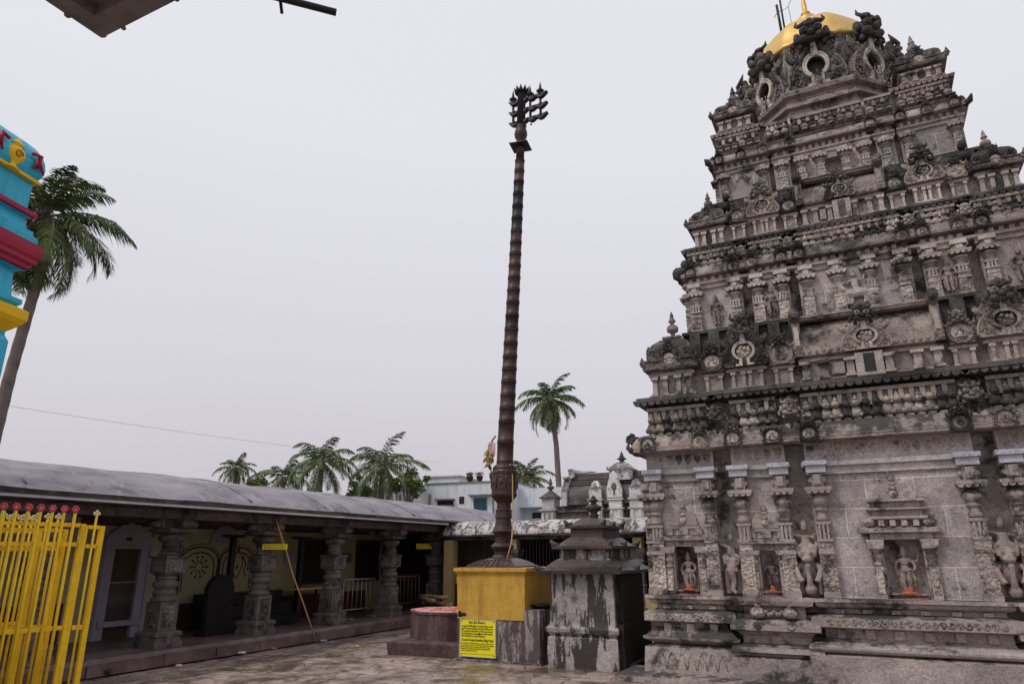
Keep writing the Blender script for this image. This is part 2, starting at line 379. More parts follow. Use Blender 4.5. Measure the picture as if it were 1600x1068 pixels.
m1 = t.noise(5, 9, None, 0.75); c = t.mix(t.math('MULTIPLY', t.ramp(m1, 0.42, 0.62), 0.75), c, (0.42, 0.355, 0.315))
m2 = t.noise(1.3, 8, None, 0.7, 0.5); wet = t.ramp(m2, 0.46, 0.6)
c = t.mix(t.math('MULTIPLY', wet, 0.75), c, (0.075, 0.045, 0.032))
j = t.ramp(ed.outputs['Distance'], 0.008, 0.03); c = t.mix(t.math('MULTIPLY', t.math('SUBTRACT', 1.0, j), .85), c, (0.045, 0.03, 0.022))
c = t.mix(0.5, c, t.mix(t.ramp(t.noise(40, 5), 0.3, 0.7), (0.3, 0.3, 0.3), (1, 1, 1)), 'OVERLAY')
t.col(c); t.rough(t.mix(wet, (0.55, 0.55, 0.55), (0.16, 0.16, 0.16)))
hh = t.math('ADD', t.math('MULTIPLY', j, 0.7), t.math('ADD', t.math('MULTIPLY', m1, 0.8), t.math('MULTIPLY', slab.outputs[1], 0.5)))
t.bump(hh, 0.55, 0.03); PAVE = t.m
t = NT('red_stained_platform'); n1 = t.noise(3, 7); c = t.mix(t.ramp(n1, 0.35, 0.65), (0.09, 0.055, 0.055), (0.19, 0.13, 0.125)); t.col(c); t.rough(0.45); t.bump(n1, 0.4, 0.03); PLAT = t.m

# ------------------------------------------------------------------ ground
g = MB(); N = 60
xs_ = [-400, -120, -60] + [-30 + i * 1.0 for i in range(46)] + [30, 60, 120, 400]
ys_ = [-400, -100, -30] + [-10 + i * 1.0 for i in range(42)] + [45, 80, 150, 400]
rg = random.Random(3)
vs = [(x, y, (rg.uniform(-0.012, 0.012) if (-9 < x < 3 and 2 < y < 15) else 0) - (0.03 if x < -9.9 else 0)) for y in ys_ for x in xs_]
nx = len(xs_)
g.add(vs, [(j * nx + i, j * nx + i + 1, (j + 1) * nx + i + 1, (j + 1) * nx + i) for j in range(len(ys_) - 1) for i in range(nx - 1)], True)
tag(g.build('courtyard_ground', PAVE), kind='structure')

# ================================================================== TEMPLE TOWER
CX, CY = 0.37, 13.2
T = thing('temple_tower', 'tall carved grey stone temple tower with a gilded dome on top', 'temple tower', (CX, CY, 0))

def grille_mask():
    m = MB()
    m.ell((0, 0, .36), (.34, .25, .32), 10)
    for s in (-1, 1):
        m.ell((s * .17, -.2, .44), .14, 9, mi=1); m.ell((s * .17, -.32, .44), .05, 6)
        m.tube([(s * .03, -.24, .56), (s * .16, -.27, .63), (s * .3, -.2, .62), (s * .37, -.1, .74), (s * .33, -.05, .92)], [.06, .07, .065, .05, .012], 6)
        m.ell((s * .21, -.19, .18), (.15, .15, .12), 8); m.ell((s * .38, -.02, .36), (.1, .12, .18), 7)
        m.ell((s * .12, -.1, .72), (.1, .1, .12), 6); m.ell((s * .3, -.05, .02), (.09, .12, .1), 6)
        m.tube([(s * .42, 0, .3), (s * .52, -.03, .2), (s * .5, -.06, .08), (s * .42, -.08, .1)], [.06, .06, .05, .02], 5)
    m.ell((0, -.27, .29), (.1, .13, .11), 8); m.ell((0, -.06, .76), (.11, .12, .16), 7)
    for i in range(7):
        x = -.2 + i * .066; m.lathe((x, -.24, .03), [(.002, 0), (.03, .1)], 5, False, mi=1)
    m.ell((0, -.2, .13), (.26, .1, .06), 8)
    return m
def horn(s):
    m = MB()
    m.tube([(s * .2, -.02, 0), (s * .34, -.03, .0), (s * .46, -.03, .06), (s * .53, -.03, .16), (s * .55, -.03, .26)], [.06, .075, .075, .06, .01], 6)
    m.ell((s * .46, -.04, .1), (.09, .08, .1), 8); m.ell((s * .36, -.06, .08), .06, 6); m.ell((s * .26, -.04, .04), .075, 6)
    m.tube([(s * .42, -.04, .16), (s * .36, -.05, .24), (s * .4, -.05, .3)], [.04, .03, .01], 5)
    m.lathe((s * .5, -.05, .14), [(.05, 0), (.0, .12)], 5)
    return m
OUT = [(-.5, 0), (-.53, .12), (-.5, .28), (-.44, .42), (-.34, .53), (-.23, .6), (-.13, .69), (0, .82), (.13, .69), (.23, .6), (.34, .53), (.44, .42), (.5, .28), (.53, .12), (.5, 0)]
def ray_out(c, a, ol=OUT):
    best = None; d = (cos(a), sin(a))
    for i in range(len(ol)):
        p, q = ol[i], ol[(i + 1) % len(ol)]; ex, ez = q[0] - p[0], q[1] - p[1]
        det = d[0] * -ez + d[1] * ex
        if abs(det) < 1e-9: continue
        rx, rz = p[0] - c[0], p[1] - c[1]
        tt = (rx * -ez + rz * ex) / det; u = (d[0] * rz - d[1] * rx) / det
        if tt > 0 and -1e-6 <= u <= 1 + 1e-6 and (best is None or tt < best): best = tt
    return (c[0] + d[0] * best, c[1] + d[1] * best)
def spiral(m, cx, cz, r, s, mi=0, y=-.075):
    pts = []; 
    for i in range(15):
        a = i * 0.62; rr = r * (1 - i / 16); pts.append((cx + s * rr * cos(a), y, cz + rr * sin(a)))
    m.tube(pts, [r * .2] * 15, 4, mi)
def gable_mesh(kind):
    """kind 'hole' open horseshoe arch, 'disc' carved medallion"""
    m = MB(); c = (0, .38); n = 28; ri = .17 if kind == 'hole' else .2
    A = [ray_out(c, 2 * pi * i / n) for i in range(n)]; B = [(c[0] + ri * cos(2 * pi * i / n), c[1] + ri * sin(2 * pi * i / n)) for i in range(n)]
    m.strip(A, B, -.06, .12, 0)
    m.box(-.22, .22, .06, .13, .15, .6, 2)
    rim = [(x * .99, -.06, z) for x, z in OUT]; m.tube(rim, .026, 5, 0)
    m.tube([(x * .84, -.06, .03 + z * .86) for x, z in OUT[1:-1]], .014, 4, 0)
    ro = .25 if kind == 'hole' else .265
    a0 = radians(-60); K = 22
    arc = [a0 + (2 * pi - radians(60)) * i / K for i in range(K + 1)]
    O = [(c[0] + ro * cos(a), c[1] + ro * sin(a)) for a in arc]; I = [(c[0] + ri * cos(a), c[1] + ri * sin(a)) for a in arc]
    m.strip(O, I, -.1, -.05, 1, closed=False)
    m.tube([(c[0] + ro * .93 * cos(a), -.1, c[1] + ro * .93 * sin(a)) for a in arc], .018, 5, 1)
    for s in (-1, 1): m.box(min(s * .05, s * .12), max(s * .05, s * .12), -.09, -.05, 0, .2, 1); m.box(min(s * .09, s * .2), max(s * .09, s * .2), -.095, -.05, 0, .05, 1)
    if kind == 'disc':
        m.lathe((0, 0, 0), [(.2, 0), (.18, .04), (.1, .06)], 14, mi=1); k = len(m.v) - 14 * 3
        m.xf(Matrix.Translation((0, .02, .38)) @ Matrix.Rotation(radians(90), 4, 'X'), k)
        r = random.Random(5)
        for i in range(12): m.ell((r.uniform(-.12, .12), -.05, .38 + r.uniform(-.13, .13)), r.uniform(.03, .055), 6, mi=1)
    for s in (-1, 1):
        spiral(m, s * .37, .14, .1, s); spiral(m, s * .37, .33, .075, -s); spiral(m, s * .28, .49, .05, s)
        m.ell((s * .25, -.07, .1), (.035, .03, .06), 5); m.ell((s * .45, -.07, .23), .03, 5)
    m.box(-.07, .07, -.11, -.04, .56, .86, 1, tx=.03, ty=0)
    for s in (-1, 1): m.merge(horn(s), Matrix.Translation((0, 0, .55)) @ Matrix.Diagonal((.95, 1, .95, 1)), 0)
    return m
def medal_mesh(seed=15, deep=0):
    m = MB(); c = (0, .36)
    n = 26; A = [(c[0] + .42 * cos(2 * pi * i / n), c[1] + .36 * sin(2 * pi * i / n)) for i in range(n)]
    A = [(x, max(0, z)) for x, z in A]; m.prism(A, -.05, .14, 0); m.box(-.44, .44, -.045, .12, -.01, .14, 0)
    m.tube([(x, -.055, z) for x, z in A if z > .02], .035, 5, 0)
    B = [(c[0] + .27 * cos(2 * pi * i / n), c[1] + .25 * sin(2 * pi * i / n)) for i in range(n)]; m.prism(B, -.06, 0, 1)
    r = random.Random(seed)
    if seed % 3 == 0: m.ell((0, -.07, .3), (.09, .06, .12), 8, mi=1); m.ell((0, -.09, .46), .06, 7, mi=1); m.tube([(-.16, -.07, .2), (-.05, -.1, .22), (.1, -.1, .2), (.17, -.07, .22)], .045, 6, 1); m.tube([(.08, -.08, .38), (.16, -.09, .32), (.12, -.1, .25)], .03, 5, 1); m.tube([(-.08, -.08, .38), (-.16, -.09, .34), (-.13, -.1, .25)], .03, 5, 1)
    else:
        for i in range(14): a = r.uniform(0, 6.28); q = r.uniform(.03, .2); m.tube([(q * cos(a), -.08, .36 + q * sin(a)), (q * cos(a + .5), -.1, .36 + q * sin(a + .5)), (q * .8 * cos(a + 1), -.08, .36 + q * .8 * sin(a + 1))], [.035, .03, .015], 5, 1)
    for s in (-1, 1):
        spiral(m, s * .4, .12, .08, s); m.ell((s * .36, -.06, .6), (.1, .07, .08), 7); m.ell((s * .47, -.06, .64), (.06, .05, .08), 6); m.lathe((s * .5, -.05, .68), [(.04, 0), (0, .13)], 5); m.ell((s * .24, -.06, .68), (.1, .07, .07), 7)
    return m
MASKMB = grille_mask()
MASK = MASKMB.mesh('lion_mask', [DARK, DARKC])
MASK_B = MASKMB.mesh('lion_mask', [DARKC, DARKC])
GV = random.Random(77)
_gh = gable_mesh('hole'); _gd = gable_mesh('disc')
GABLE_H = _gh.mesh('arch_gable', [DARKC, PALE, BLACK]); GABLE_D = _gd.mesh('arch_gable', [DARKC, PALE, DARK]); GABLE_D2 = _gd.mesh('arch_gable', [MIDST, STONE, DARKC])  # black backing of the open arch colours in the shade of its hollow
_gm = medal_mesh(); GABLE_MS = [medal_mesh(sd_).mesh('arch_gable', mt) for sd_, mt in ((15, [DARKC, PALE]), (16, [DARK, MIDST]), (18, [DARKC, STONE]), (20, [MIDST, PALE]), (21, [DARK, PALE]), (23, [DARKC, MIDST]))]
_gm2 = MB().merge(_gm).merge(MASKMB, Matrix.Translation((0, 0, .66)) @ Matrix.Scale(.62, 4), 0); GFULL_M = _gm2.mesh('arch_gable', [DARKC, PALE, DARK])
_gh2 = MB().merge(_gh).merge(MASKMB, Matrix.Translation((0, 0, .76)) @ Matrix.Scale(.5, 4), 0)
_gd2 = MB().merge(_gd).merge(MASKMB, Matrix.Translation((0, 0, .76)) @ Matrix.Scale(.5, 4), 0)
GFULL_H = _gh2.mesh('arch_gable', [DARKC, PALE, BLACK]); GFULL_D = _gd2.mesh('arch_gable', [DARKC, PALE, DARK])
def gable(par, x, y, z, wd, ht=None, rz=0, kind='disc', mask=True, ms=None, depth=None):
    ht = ht or wd
    me_ = GABLE_H if kind == 'hole' else GV.choice(GABLE_MS) if kind == 'medal' else GABLE_D if GV.random() < .5 else GABLE_D2
    jt = GV.uniform(.95, 1.05) if kind != 'hole' else 1
    o = link('arch_gable', me_, par, (x, y, z), rz + (GV.uniform(-.03, .03) if kind != 'hole' else 0), (wd * jt, depth or wd, ht * GV.uniform(.96, 1.05)))
    if mask and not (kind == 'medal' and GV.random() < .12):
        ms = ms or .5
        link('lion_mask', MASK if GV.random() < .65 else MASK_B, o, (0, -.05, .76 if kind != 'medal' else .62), 0, (ms, ms, ms * wd / ht * 1.0))
    return o
def sub_gable(par, x, y, z, wd, ht=None, rz=0, kind='disc'):
    return link('arch_gable', GFULL_M, par, (x, y, z), rz, (wd, wd, ht or wd))

def scallops(m, x0, x1, y, z, r, th=.03, mi=0):
    """row of hanging petals under a slab edge"""
    n = max(1, round((x1 - x0) / (2 * r))); d = (x1 - x0) / n
    for i in range(n):
        cx = x0 + d * (i + .5)
        ol = [(cx + d * .46 * cos(a), z - r * 1.1 * sin(a)) for a in [pi * k / 6 for k in range(7)]]
        m.prism(ol, y, y + th, mi)
def pilaster_mb(wd, z0, z1, y, full=True):
    """engaged pilaster centred on x=0, front plane at -y ; relief shaft, rings, cushion, petal slab, roll bracket"""
    m = MB(); h = z1 - z0; hw = wd / 2
    d = wd * .55
    def sq(k, a, b, mi=0, kd=None, tap=0):
        kd = kd or k
        m.box(-hw * k, hw * k, y - d * kd, y + .06, z0 + a * h, z0 + b * h, mi, tx=tap, ty=0)
    def rd(prof, n=12):
        m.lathe((0, y - d * .25, z0), [(r * hw, a * h) for r, a in prof], n)
    sq(1.12, 0, .05); sq(1.0, .05, .34, 1); sq(1.08, .34, .37); sq(.94, .37, .44, 1); sq(1.08, .44, .462)
    sq(.86, .462, .575, 1); sq(1.04, .575, .6)
    for k in range(3): m.box((-.28 + .28 * k - .07) * wd, (-.28 + .28 * k + .07) * wd, y - d * 1.06, y - d * .9, z0 + .46 * h, z0 + .57 * h)
    m.box(-.3 * wd, .3 * wd, y - d * 1.08, y - d * .9, z0 + .09 * h, z0 + .3 * h, 1)
    rd([(.7, .6), (.95, .61), (.95, .64), (.72, .65), (.7, .68), (.98, .69), (.98, .705), (.75, .715), (.85, .72), (1.25, .75), (1.32, .77), (1.2, .795), (.8, .81), (.8, .825)])
    sq(1.85, .85, .88); sq(1.4, .825, .85, 0, None)
    scallops(m, -hw * 1.8, hw * 1.8, y - d * 1.8, z0 + .852 * h, wd * .22, .03)
    # roll bracket
    k = len(m.v); m.lathe((0, 0, 0), [(hw * .8, -d * 1.2), (hw * .8, .05)], 12)
    m.xf(Matrix.Translation((0, y, z0 + .935 * h)) @ Matrix.Diagonal((1.6, 1, .9, 1)) @ Matrix.Rotation(radians(90), 4, 'X') @ Matrix.Diagonal((1, 1, -1, 1)), k)
    sq(.8, .885, .99, 0, 1.3)
    m.box(-hw * .5, hw * .5, y - d * 1.6, y, z0 + .9 * h, z0 + .985 * h)
    return m

def deity(var, four=False):
    m = MB(); s = 1 if var % 2 else -1
    hip = .50
    m.tube([(.06, 0, .03), (.07 + .02 * s, -.02, .26), (.06, 0, hip)], [.045, .055, .075], 8)
    m.tube([(-.06, 0, .03), (-.07 + .01 * s, -.01, .26), (-.06, 0, hip)], [.045, .055, .075], 8)
    m.ell((.07, -.05, .02), (.04, .08, .03), 6); m.ell((-.07, -.05, .02), (.04, .08, .03), 6)
    m.ell((0, 0, hip), (.125, .085, .08), 10); m.tube([(0, 0, hip), (.01 * s, 0, .6), (0, 0, .72)], [.1, .075, .12], 9)
    m.ell((0, -.01, .7), (.15, .08, .07), 10); m.tube([(0, 0, .74), (0, 0, .8)], .04, 6)
    m.ell((0, -.02, .845), (.06, .065, .075), 10); m.ell((0, -.085, .835), (.014, .02, .02), 5)
    m.lathe((0, -.01, .88), [(.075, 0), (.07, .03), (.055, .08), (.035, .13), (.012, .17)], 10)
    for q in (-1, 1): m.ell((q * .065, -.01, .83), (.02, .02, .035), 5)
    m.tube([(.15, 0, .7), (.2, -.02, .58), (.17, -.08, .5), (.12, -.11, .5)], [.045, .036, .03, .03], 7)
    m.tube([(-.15, 0, .7), (-.2, -.01, .57), (-.18, -.06, .45), (-.16, -.07, .38)], [.045, .036, .03, .028], 7)
    if four:
        m.tube([(.14, .03, .7), (.25, .02, .68), (.29, -.01, .78), (.28, -.02, .84)], [.04, .034, .028, .03], 7); m.ell((.28, -.02, .9), (.045, .02, .045), 7)
        m.tube([(-.14, .03, .7), (-.25, .02, .68), (-.29, -.01, .78), (-.28, -.02, .84)], [.04, .034, .028, .03], 7); m.ell((-.28, -.02, .9), (.035, .02, .05), 7)
    m.tube([(-.12, -.06, .52), (0, -.09, .47), (.12, -.06, .52)], .02, 5)
    m.tube([(.05, -.07, .46), (.04, -.09, .3), (.07, -.07, .18)], [.03, .025, .03], 5); m.tube([(-.13, -.03, .5), (-.15, -.02, .3), (-.13, 0, .12)], [.025, .03, .02], 5)
    m.tube([(.13, -.03, .5), (.16, -.02, .3), (.14, 0, .1)], [.025, .03, .02], 5)
    m.ell((0, -.08, .66), (.09, .02, .05), 6)
    return m
def rider_beast(kind):
    m = MB()
    if kind == 'elephant':
        m.ell((0, -.02, .5), (.13, .13, .15), 10); m.ell((.06, -.1, .56), .05, 6); m.ell((-.06, -.1, .56), .05, 6)
        m.tube([(0, -.12, .46), (0, -.16, .34), (.02, -.15, .2), (.0, -.16, .08), (.05, -.17, .03)], [.07, .055, .045, .038, .03], 8)
        for s in (-1, 1):
            m.ell((s * .19, 0, .48), (.09, .03, .13), 8); m.tube([(s * .09, 0, .4), (s * .1, -.02, .2), (s * .09, -.02, .02)], [.07, .06, .065], 8)
            m.tube([(s * .07, -.12, .42), (s * .09, -.18, .36)], [.02, .01], 5)
        m.ell((0, .06, .42), (.15, .12, .2), 8)
        z = .6
    else:
        m.ell((0, -.06, .56), (.11, .12, .12), 10)
        for s in (-1, 1):
            m.ell((s * .05, -.15, .6), .035, 6); m.tube([(s * .07, -.05, .62), (s * .15, -.02, .7), (s * .13, 0, .78)], [.04, .04, .01], 6)
            m.tube([(s * .1, 0, .42), (s * .17, -.12, .38), (s * .13, -.16, .26), (s * .1, -.18, .2)], [.06, .05, .04, .045], 7)
            m.tube([(s * .08, .02, .3), (s * .16, -.04, .2), (s * .12, -.02, .03)], [.07, .06, .05], 7)
            m.ell((s * .22, 0, .42), (.07, .04, .14), 7)
        m.ell((0, -.16, .5), (.08, .06, .05), 7); m.tube([(0, -.18, .44), (0, -.17, .3), (0, -.13, .16)], [.04, .03, .05], 6)
        m.ell((0, .02, .36), (.12, .1, .2), 8); m.ell((0, -.12, .1), (.09, .07, .08), 7)
        z = .66
    m.ell((0, 0, z + .04), (.1, .07, .06), 7); m.tube([(0, 0, z), (0, 0, z + .18)], [.08, .07], 8); m.ell((0, -.01, z + .28), (.05, .05, .06), 8)
    m.lathe((0, 0, z + .32), [(.055, 0), (.04, .05), (.01, .09)], 8)
    m.tube([(.08, 0, z + .17), (.16, -.03, z + .12), (.13, -.08, z + .2)], [.035, .03, .025], 6)
    m.tube([(-.08, 0, z + .17), (-.17, -.02, z + .2), (-.18, -.05, z + .32)], [.035, .03, .025], 6)
    for s in (-1, 1): m.tube([(s * .06, -.03, z + .03), (s * .13, -.08, z), (s * .1, -.1, z - .12)], [.045, .035, .03], 6)
    return m

# --- cores (solid body set back behind the bays), one per storey
def core(hw, z0, z1, mat=WALL):
    m = MB(); m.box(-hw, hw, -hw, hw, z0, z1); return m.build('storey_wall', mat, T)
core(2.93, .02, 3.34, STONE); core(2.8, 3.3402, 3.92, STONE)
core(2.86, 3.9202, 4.5, STONE); core(2.25, 4.5002, 6.2, STONE); core(2.2, 6.2002, 7.0, STONE); core(1.7, 7.0002, 8.95, STONE)

HB = 3.12
BAYS0 = [(-3.12, -2.19), (-1.9, -1.23), (-.94, .94), (1.23, 1.9), (2.19, 3.12)]
def bay_rect(a, b, hw, dep=.6):
    if a <= -hw + .01: return (a, b, -hw, b if b < 0 else -hw + dep)
    if b >= hw - .01: return (a, b, -hw, -a)
    return (a, b, -hw, -hw + dep)
# lowest step all round
st = MB(); st.mould(-3.12, 3.12, -3.12, 3.12, [(.5, 0), (.5, .07), (.46, .09)]); st.build('base_step', BASE, T)
PA = [(.3, .09), (.3, .40), (.27, .415), (.2, .43), (.24, .44), (.285, .455), (.3, .48), (.3, .505), (.28, .53), (.23, .55), (.12, .565), (.1, .60), (.1, .70), (.19, .715), (.24, .73), (.24, .84), (.21, .855), (.12, .87), (.08, .885), (.08, .935), (.15, .955), (.17, .975), (.17, 1.0), (.21, 1.015), (.21, 1.055), (.19, 1.06)]
PB = [(.24, .09), (.22, .40), (.17, .42), (.1, .44), (.23, .50), (.24, .53), (.2, .55), (.14, .60), (.08, .65), (.06, .70), (.16, .715), (.21, .73), (.21, .83), (.19, .85), (.1, .87), (.06, .885), (.06, .935), (.13, .955), (.15, 1.0), (.19, 1.015), (.19, 1.055), (.17, 1.06)]
PC = [(.27, .09), (.27, .33), (.26, .34), (.2, .35), (.2, .38), (.29, .40), (.27, .46), (.2, .48), (.14, .5), (.14, .58), (.2, .64), (.27, .66), (.27, .72), (.2, .78), (.1, .8), (.1, .93), (.2, .96), (.22, 1.015), (.22, 1.055), (.2, 1.06)]
for (a, b), pr in zip(BAYS0, (PB, PC, PA, PC, PB)):
    r = bay_rect(a, b, HB); inset = .06
    m = MB(); m.mould(r[0] + inset, r[1] - inset, r[2] + inset, r[3], pr, 0)
    # running scroll carved on the fillet, recessed dies under the ledge
    off = .24 if pr is PA else .21
    if pr is not PC:
        n = int((b - a) / .082); zc = .785
        for i in range(n):
            x = a + (b - a) * (i + .5) / n; s = 1 if i % 2 else -1
            pts = [(x - s * .0 + .042 * (1 - k / 15) * cos(s * k * .62 + pi), -HB + inset - off - .001, zc + .038 * (1 - k / 15) * sin(s * k * .62 + pi)) for k in range(13)]
            m.tube(pts, .0085, 4, 1); m.ell((x, -HB + inset - off, zc + s * .03), (.02, .008, .008), 5, mi=1)
    if pr is not PC:
        for i in range(int((b - a) / .3)):
            x = a + .15 + i * .3 * (b - a) / (int((b - a) / .3) * .3)
            m.box(x - .05, x + .05, -HB + inset - .14, -HB + .2, .6, .70, 0); m.box(x - .05, x + .05, -HB + inset - .125, -HB + .2, .886, .934, 0)
    if pr is PB:   # triangular leaf pattern on the plinth block
        n = int((b - a) / .13)
        for i in range(n):
            x = a + (i + .5) * (b - a) / n
            for s in (-1, 1): m.tube([(x - s * .06, -HB + inset - .236, .14), (x - s * .035, -HB + inset - .232, .28), (x, -HB + inset - .229, .34)], .007, 4, 1)
    if pr is PC:
        for s in (-1, 1):
            xx = (a + b) / 2 + s * .2
            m.lathe((xx, -HB - .1, .8), [(.05, 0), (.09, .03), (.1, .07), (.07, .12), (.04, .14)], 10, mi=1); m.ell((xx, -HB - .1, .97), (.06, .05, .05), 7, mi=1)
            m.ell((xx, -HB - .2, .72), (.07, .04, .05), 7, mi=1); m.ell((xx, -HB - .22, .69), .03, 6, mi=1)
        for k in range(9):
            m.ell(((a + b) / 2 - .13 + .033 * k, -HB - .08, .86 + .02 * sin(k * 2)), (.03, .04, .035), 6, mi=1)
    m.build('base_moulding', [BASE, CARVED], T)
# recess mouldings between the bays
m = MB(); m.mould(-2.94, 2.94, -2.94, 2.94, [(.13, .09), (.14, .42), (.05, .44), (.1, .5), (.06, .58), (.02, .6), (.02, .7), (.12, .72), (.12, .84), (.02, .87), (.02, .94), (.12, .97), (.12, 1.05)]); m.build('recess_moulding', BASE, T)

# --- ground storey walls with niches
def niche_panel(a, b, x, ow, z0, zn, z1, hw):
    m = MB(); y0, y1 = -hw, -hw + .262
    m.box(a, x - ow / 2, y0, y1, z0, z1); m.box(x + ow / 2, b, y0, y1, z0, z1); m.box(x - ow / 2, x + ow / 2, y0, y1, zn, z1)
    return m
ST = [smooth_remesh(deity(0), .011, 'statue'), smooth_remesh(deity(1, True), .011, 'statue'), smooth_remesh(deity(2, True), .011, 'statue')]
STATM = stone('statue_stone', (0.23, 0.192, 0.172), (0.38, 0.325, 0.29), 0.46, 0.2, 0.3, seed=71)
for s_ in ST: s_.materials.clear(); s_.materials.append(STATM)
RB = [smooth_remesh(rider_beast('elephant'), .011, 'elephant_rider'), smooth_remesh(rider_beast('yali'), .011, 'lion_rider')]
for s_ in RB: s_.materials.clear(); s_.materials.append(STATM)
def niche(x, ow, zn, hood, var, hw=HB):
    fr = MB(); z0 = 1.06; y = -hw; e = ow / 2
    for s in (-1, 1):
        xx = x + s * (e + .065)
        fr.box(xx - .05, xx + .05, y - .06, y, z0, z0 + (zn - z0) * .55, 0)
        fr.box(xx - .035, xx + .035, y - .068, y - .06, z0 + .06, z0 + (zn - z0) * .5, 1)
        fr.lathe((xx, y - .02, z0 + (zn - z0) * .55), [(.04, 0), (.06, .015), (.06, .04), (.04, .05), (.045, .07), (.07, .10), (.075, .12), (.05, .15), (.04, .17), (.07, .19), (.07, .205)], 10)
        fr.box(xx - .085, xx + .085, y - .1, y, z0 + (zn - z0) * .55 + .205, zn + .0, 0, tx=-.015, ty=0)
        fr.box(x + s * e - .012, x + s * e + .012, y - .02, y + .1, z0, zn, 0)
    w2 = e + .15
    fr.box(x - w2 + .04, x + w2 - .04, y - .05, y, zn, zn + .07)
    fr.mould(x - w2, x + w2, y - .04, y + .05, [(.0, zn + .07), (.07, zn + .085), (.075, zn + .11), (.04, zn + .14), (.0, zn + .16)])
    zz = zn + .16
    if hood >= 2:
        for i in range(6):
            xx = x - w2 + .06 + (2 * w2 - .12) * i / 5; fr.box(xx - .032, xx + .032, y - .085, y, zz, zz + .075, i % 2)
        for s in (-1, 1): fr.ell((x + s * (w2 - .05), y - .07, zz + .05), (.07, .05, .055), 8, mi=1)
        fr.mould(x - w2 * .78, x + w2 * .78, y - .07, y + .05, [(0, zz + .075), (.03, zz + .09), (.03, zz + .12), (-.02, zz + .13), (-.02, zz + .18), (.05, zz + .2), (.05, zz + .22), (-.03, zz + .235), (-.03, zz + .29), (.02, zz + .3), (.02, zz + .325)])
        zt = zz + .325; ww = w2 * .62
    else:
        fr.box(x - w2 * .8, x - w2 * .5, y - .045, y, zz, zz + .08); fr.box(x + w2 * .5, x + w2 * .8, y - .045, y, zz, zz + .08); fr.box(x - .06, x + .06, y - .05, y, zz, zz + .09)
        fr.box(x - w2 * .7, x + w2 * .7, y - .03, y, zz + .085, zz + .12)
        zt = zz + .125; ww = w2 * .62
    ol = [(x - ww, zt), (x - ww * 1.02, zt + .06), (x - ww * .85, zt + .15), (x - ww * .55, zt + .19), (x + ww * .55, zt + .19), (x + ww * .85, zt + .15), (x + ww * 1.02, zt + .06), (x + ww, zt)]
    fr.prism(ol, y - .035, y + .02); fr.ell((x, y - .035, zt + .07), (.055, .03, .055), 8, mi=1); fr.ell((x, y - .04, zt + .14), (.04, .03, .035), 7, mi=1)
    fr.box(x - .04, x + .04, y - .04, y, zt + .19, zt + .22); fr.ell((x, y - .02, zt + .26), (.04, .03, .045), 8)
    f = fr.build('niche', [BASE, CARVED], T)
    ped = MB(); ped.mould(x - e * .8, x + e * .8, y - .02, y + .2, [(0, 1.06), (.01, 1.08), (-.02, 1.095), (.01, 1.11), (.01, 1.125)]); ped.build('statue_pedestal', BASE, f)
    h = (zn - 1.125) * .86
    so_ = link('statue', ST[var], f, (x, y + .1, 1.125), 0, h)
    pw = MB(); rr = random.Random(var)
    pw.ell((x, y + .04, 1.128), (e * .42, .05, .028), 9)
    for i in range(9): pw.ell((x + rr.uniform(-e * .85, e * .85), y + rr.uniform(-.05, .08), 1.127), (rr.uniform(.01, .035), .02, .006), 6)
    pw.ell((x, y + .05, 1.16), (e * .26, .04, .04), 7)
    pw.ell((x, y + .03, 1.126), (e * .85, .09, .005), 12)
    sn = MB(); sn.ell((x, y - .09, 1.061), (e * 1.15, .06, .004), 12); sn.build('powder_stain', PINKT, f)
    pw.build('vermilion_powder', ORANGE, f)
for (a, b), (x, ow, zn, hd, vr) in zip(BAYS0[:4], ((-2.66, .34, 1.70, 1, 0), (-1.56, .26, 1.64, 1, 1), (.02, .46, 1.76, 2, 2), (1.56, .26, 1.64, 1, 1))):
    niche_panel(a, b, x, ow, 1.06, zn, 2.6, HB).build('wall_panel', WALL, T); niche(x, ow, zn, hd, vr)
m = MB(); m.box(2.17, 3.12, -3.12, -2.17, 1.06, 2.6); m.build('wall_panel', WALL, T)
m = MB(); m.box(-3.117, -2.172, -2.857, -2.17, 1.061, 2.599); m.build('wall_panel', WALL, T)
PM = pilaster_mb(.175, 1.06, 2.62, 0)
PMe = PM.mesh('pilaster', [BASE, CARVED])
for x in (-3.03, -2.28, -1.83, -1.3, -.84, .86, 1.3, 1.83, 2.28):
    link('pilaster', PMe, T, (x, -HB, 0))
for y in (-3.03, -2.28): link('pilaster', PMe, T, (-HB, y, 0), -pi / 2)
for x, k, s in ((-2.045, 0, .86), (-1.085, 1, .95), (1.085, 1, .95)):
    link(('elephant_rider' if k == 0 else 'lion_rider'), RB[k], T, (x, -3.07, 1.07), 0, (s * .95, s, s * .95))
# beam, leaf band, bluish abacus blocks
for a, b in BAYS0:
    r = bay_rect(a, b, HB); m = MB()
    m.mould(r[0], r[1], r[2], r[3], [(.03, 2.60), (.03, 2.70), (.075, 2.705), (.075, 2.765), (.02, 2.77), (.02, 3.03)])
    m.build('beam', BEAM, T)
    m = MB(); n = int((b - a) / .12)
    for i in range(n):
        x = a + (i + .5) * (b - a) / n
        m.prism([(x - .05, 2.98), (x + .05, 2.98), (x + .045, 2.9), (x, 2.84), (x - .045, 2.9)], -HB - .036, -HB - .018); m.ell((x, -HB - .036, 2.93), (.025, .02, .03), 5)
    m.build('leaf_band', CARVED, T)
for x in (-3.03, -2.28, -1.83, -1.3, -.84, .86, 1.3, 1.83):
    m = MB(); m.box(x - .12, x + .12, -HB - .17, -HB - .07, 2.615, 2.71); m.box(x - .145, x + .145, -HB - .2, -HB - .07, 2.7102, 2.768); m.build('abacus_block', BLUISH, T)

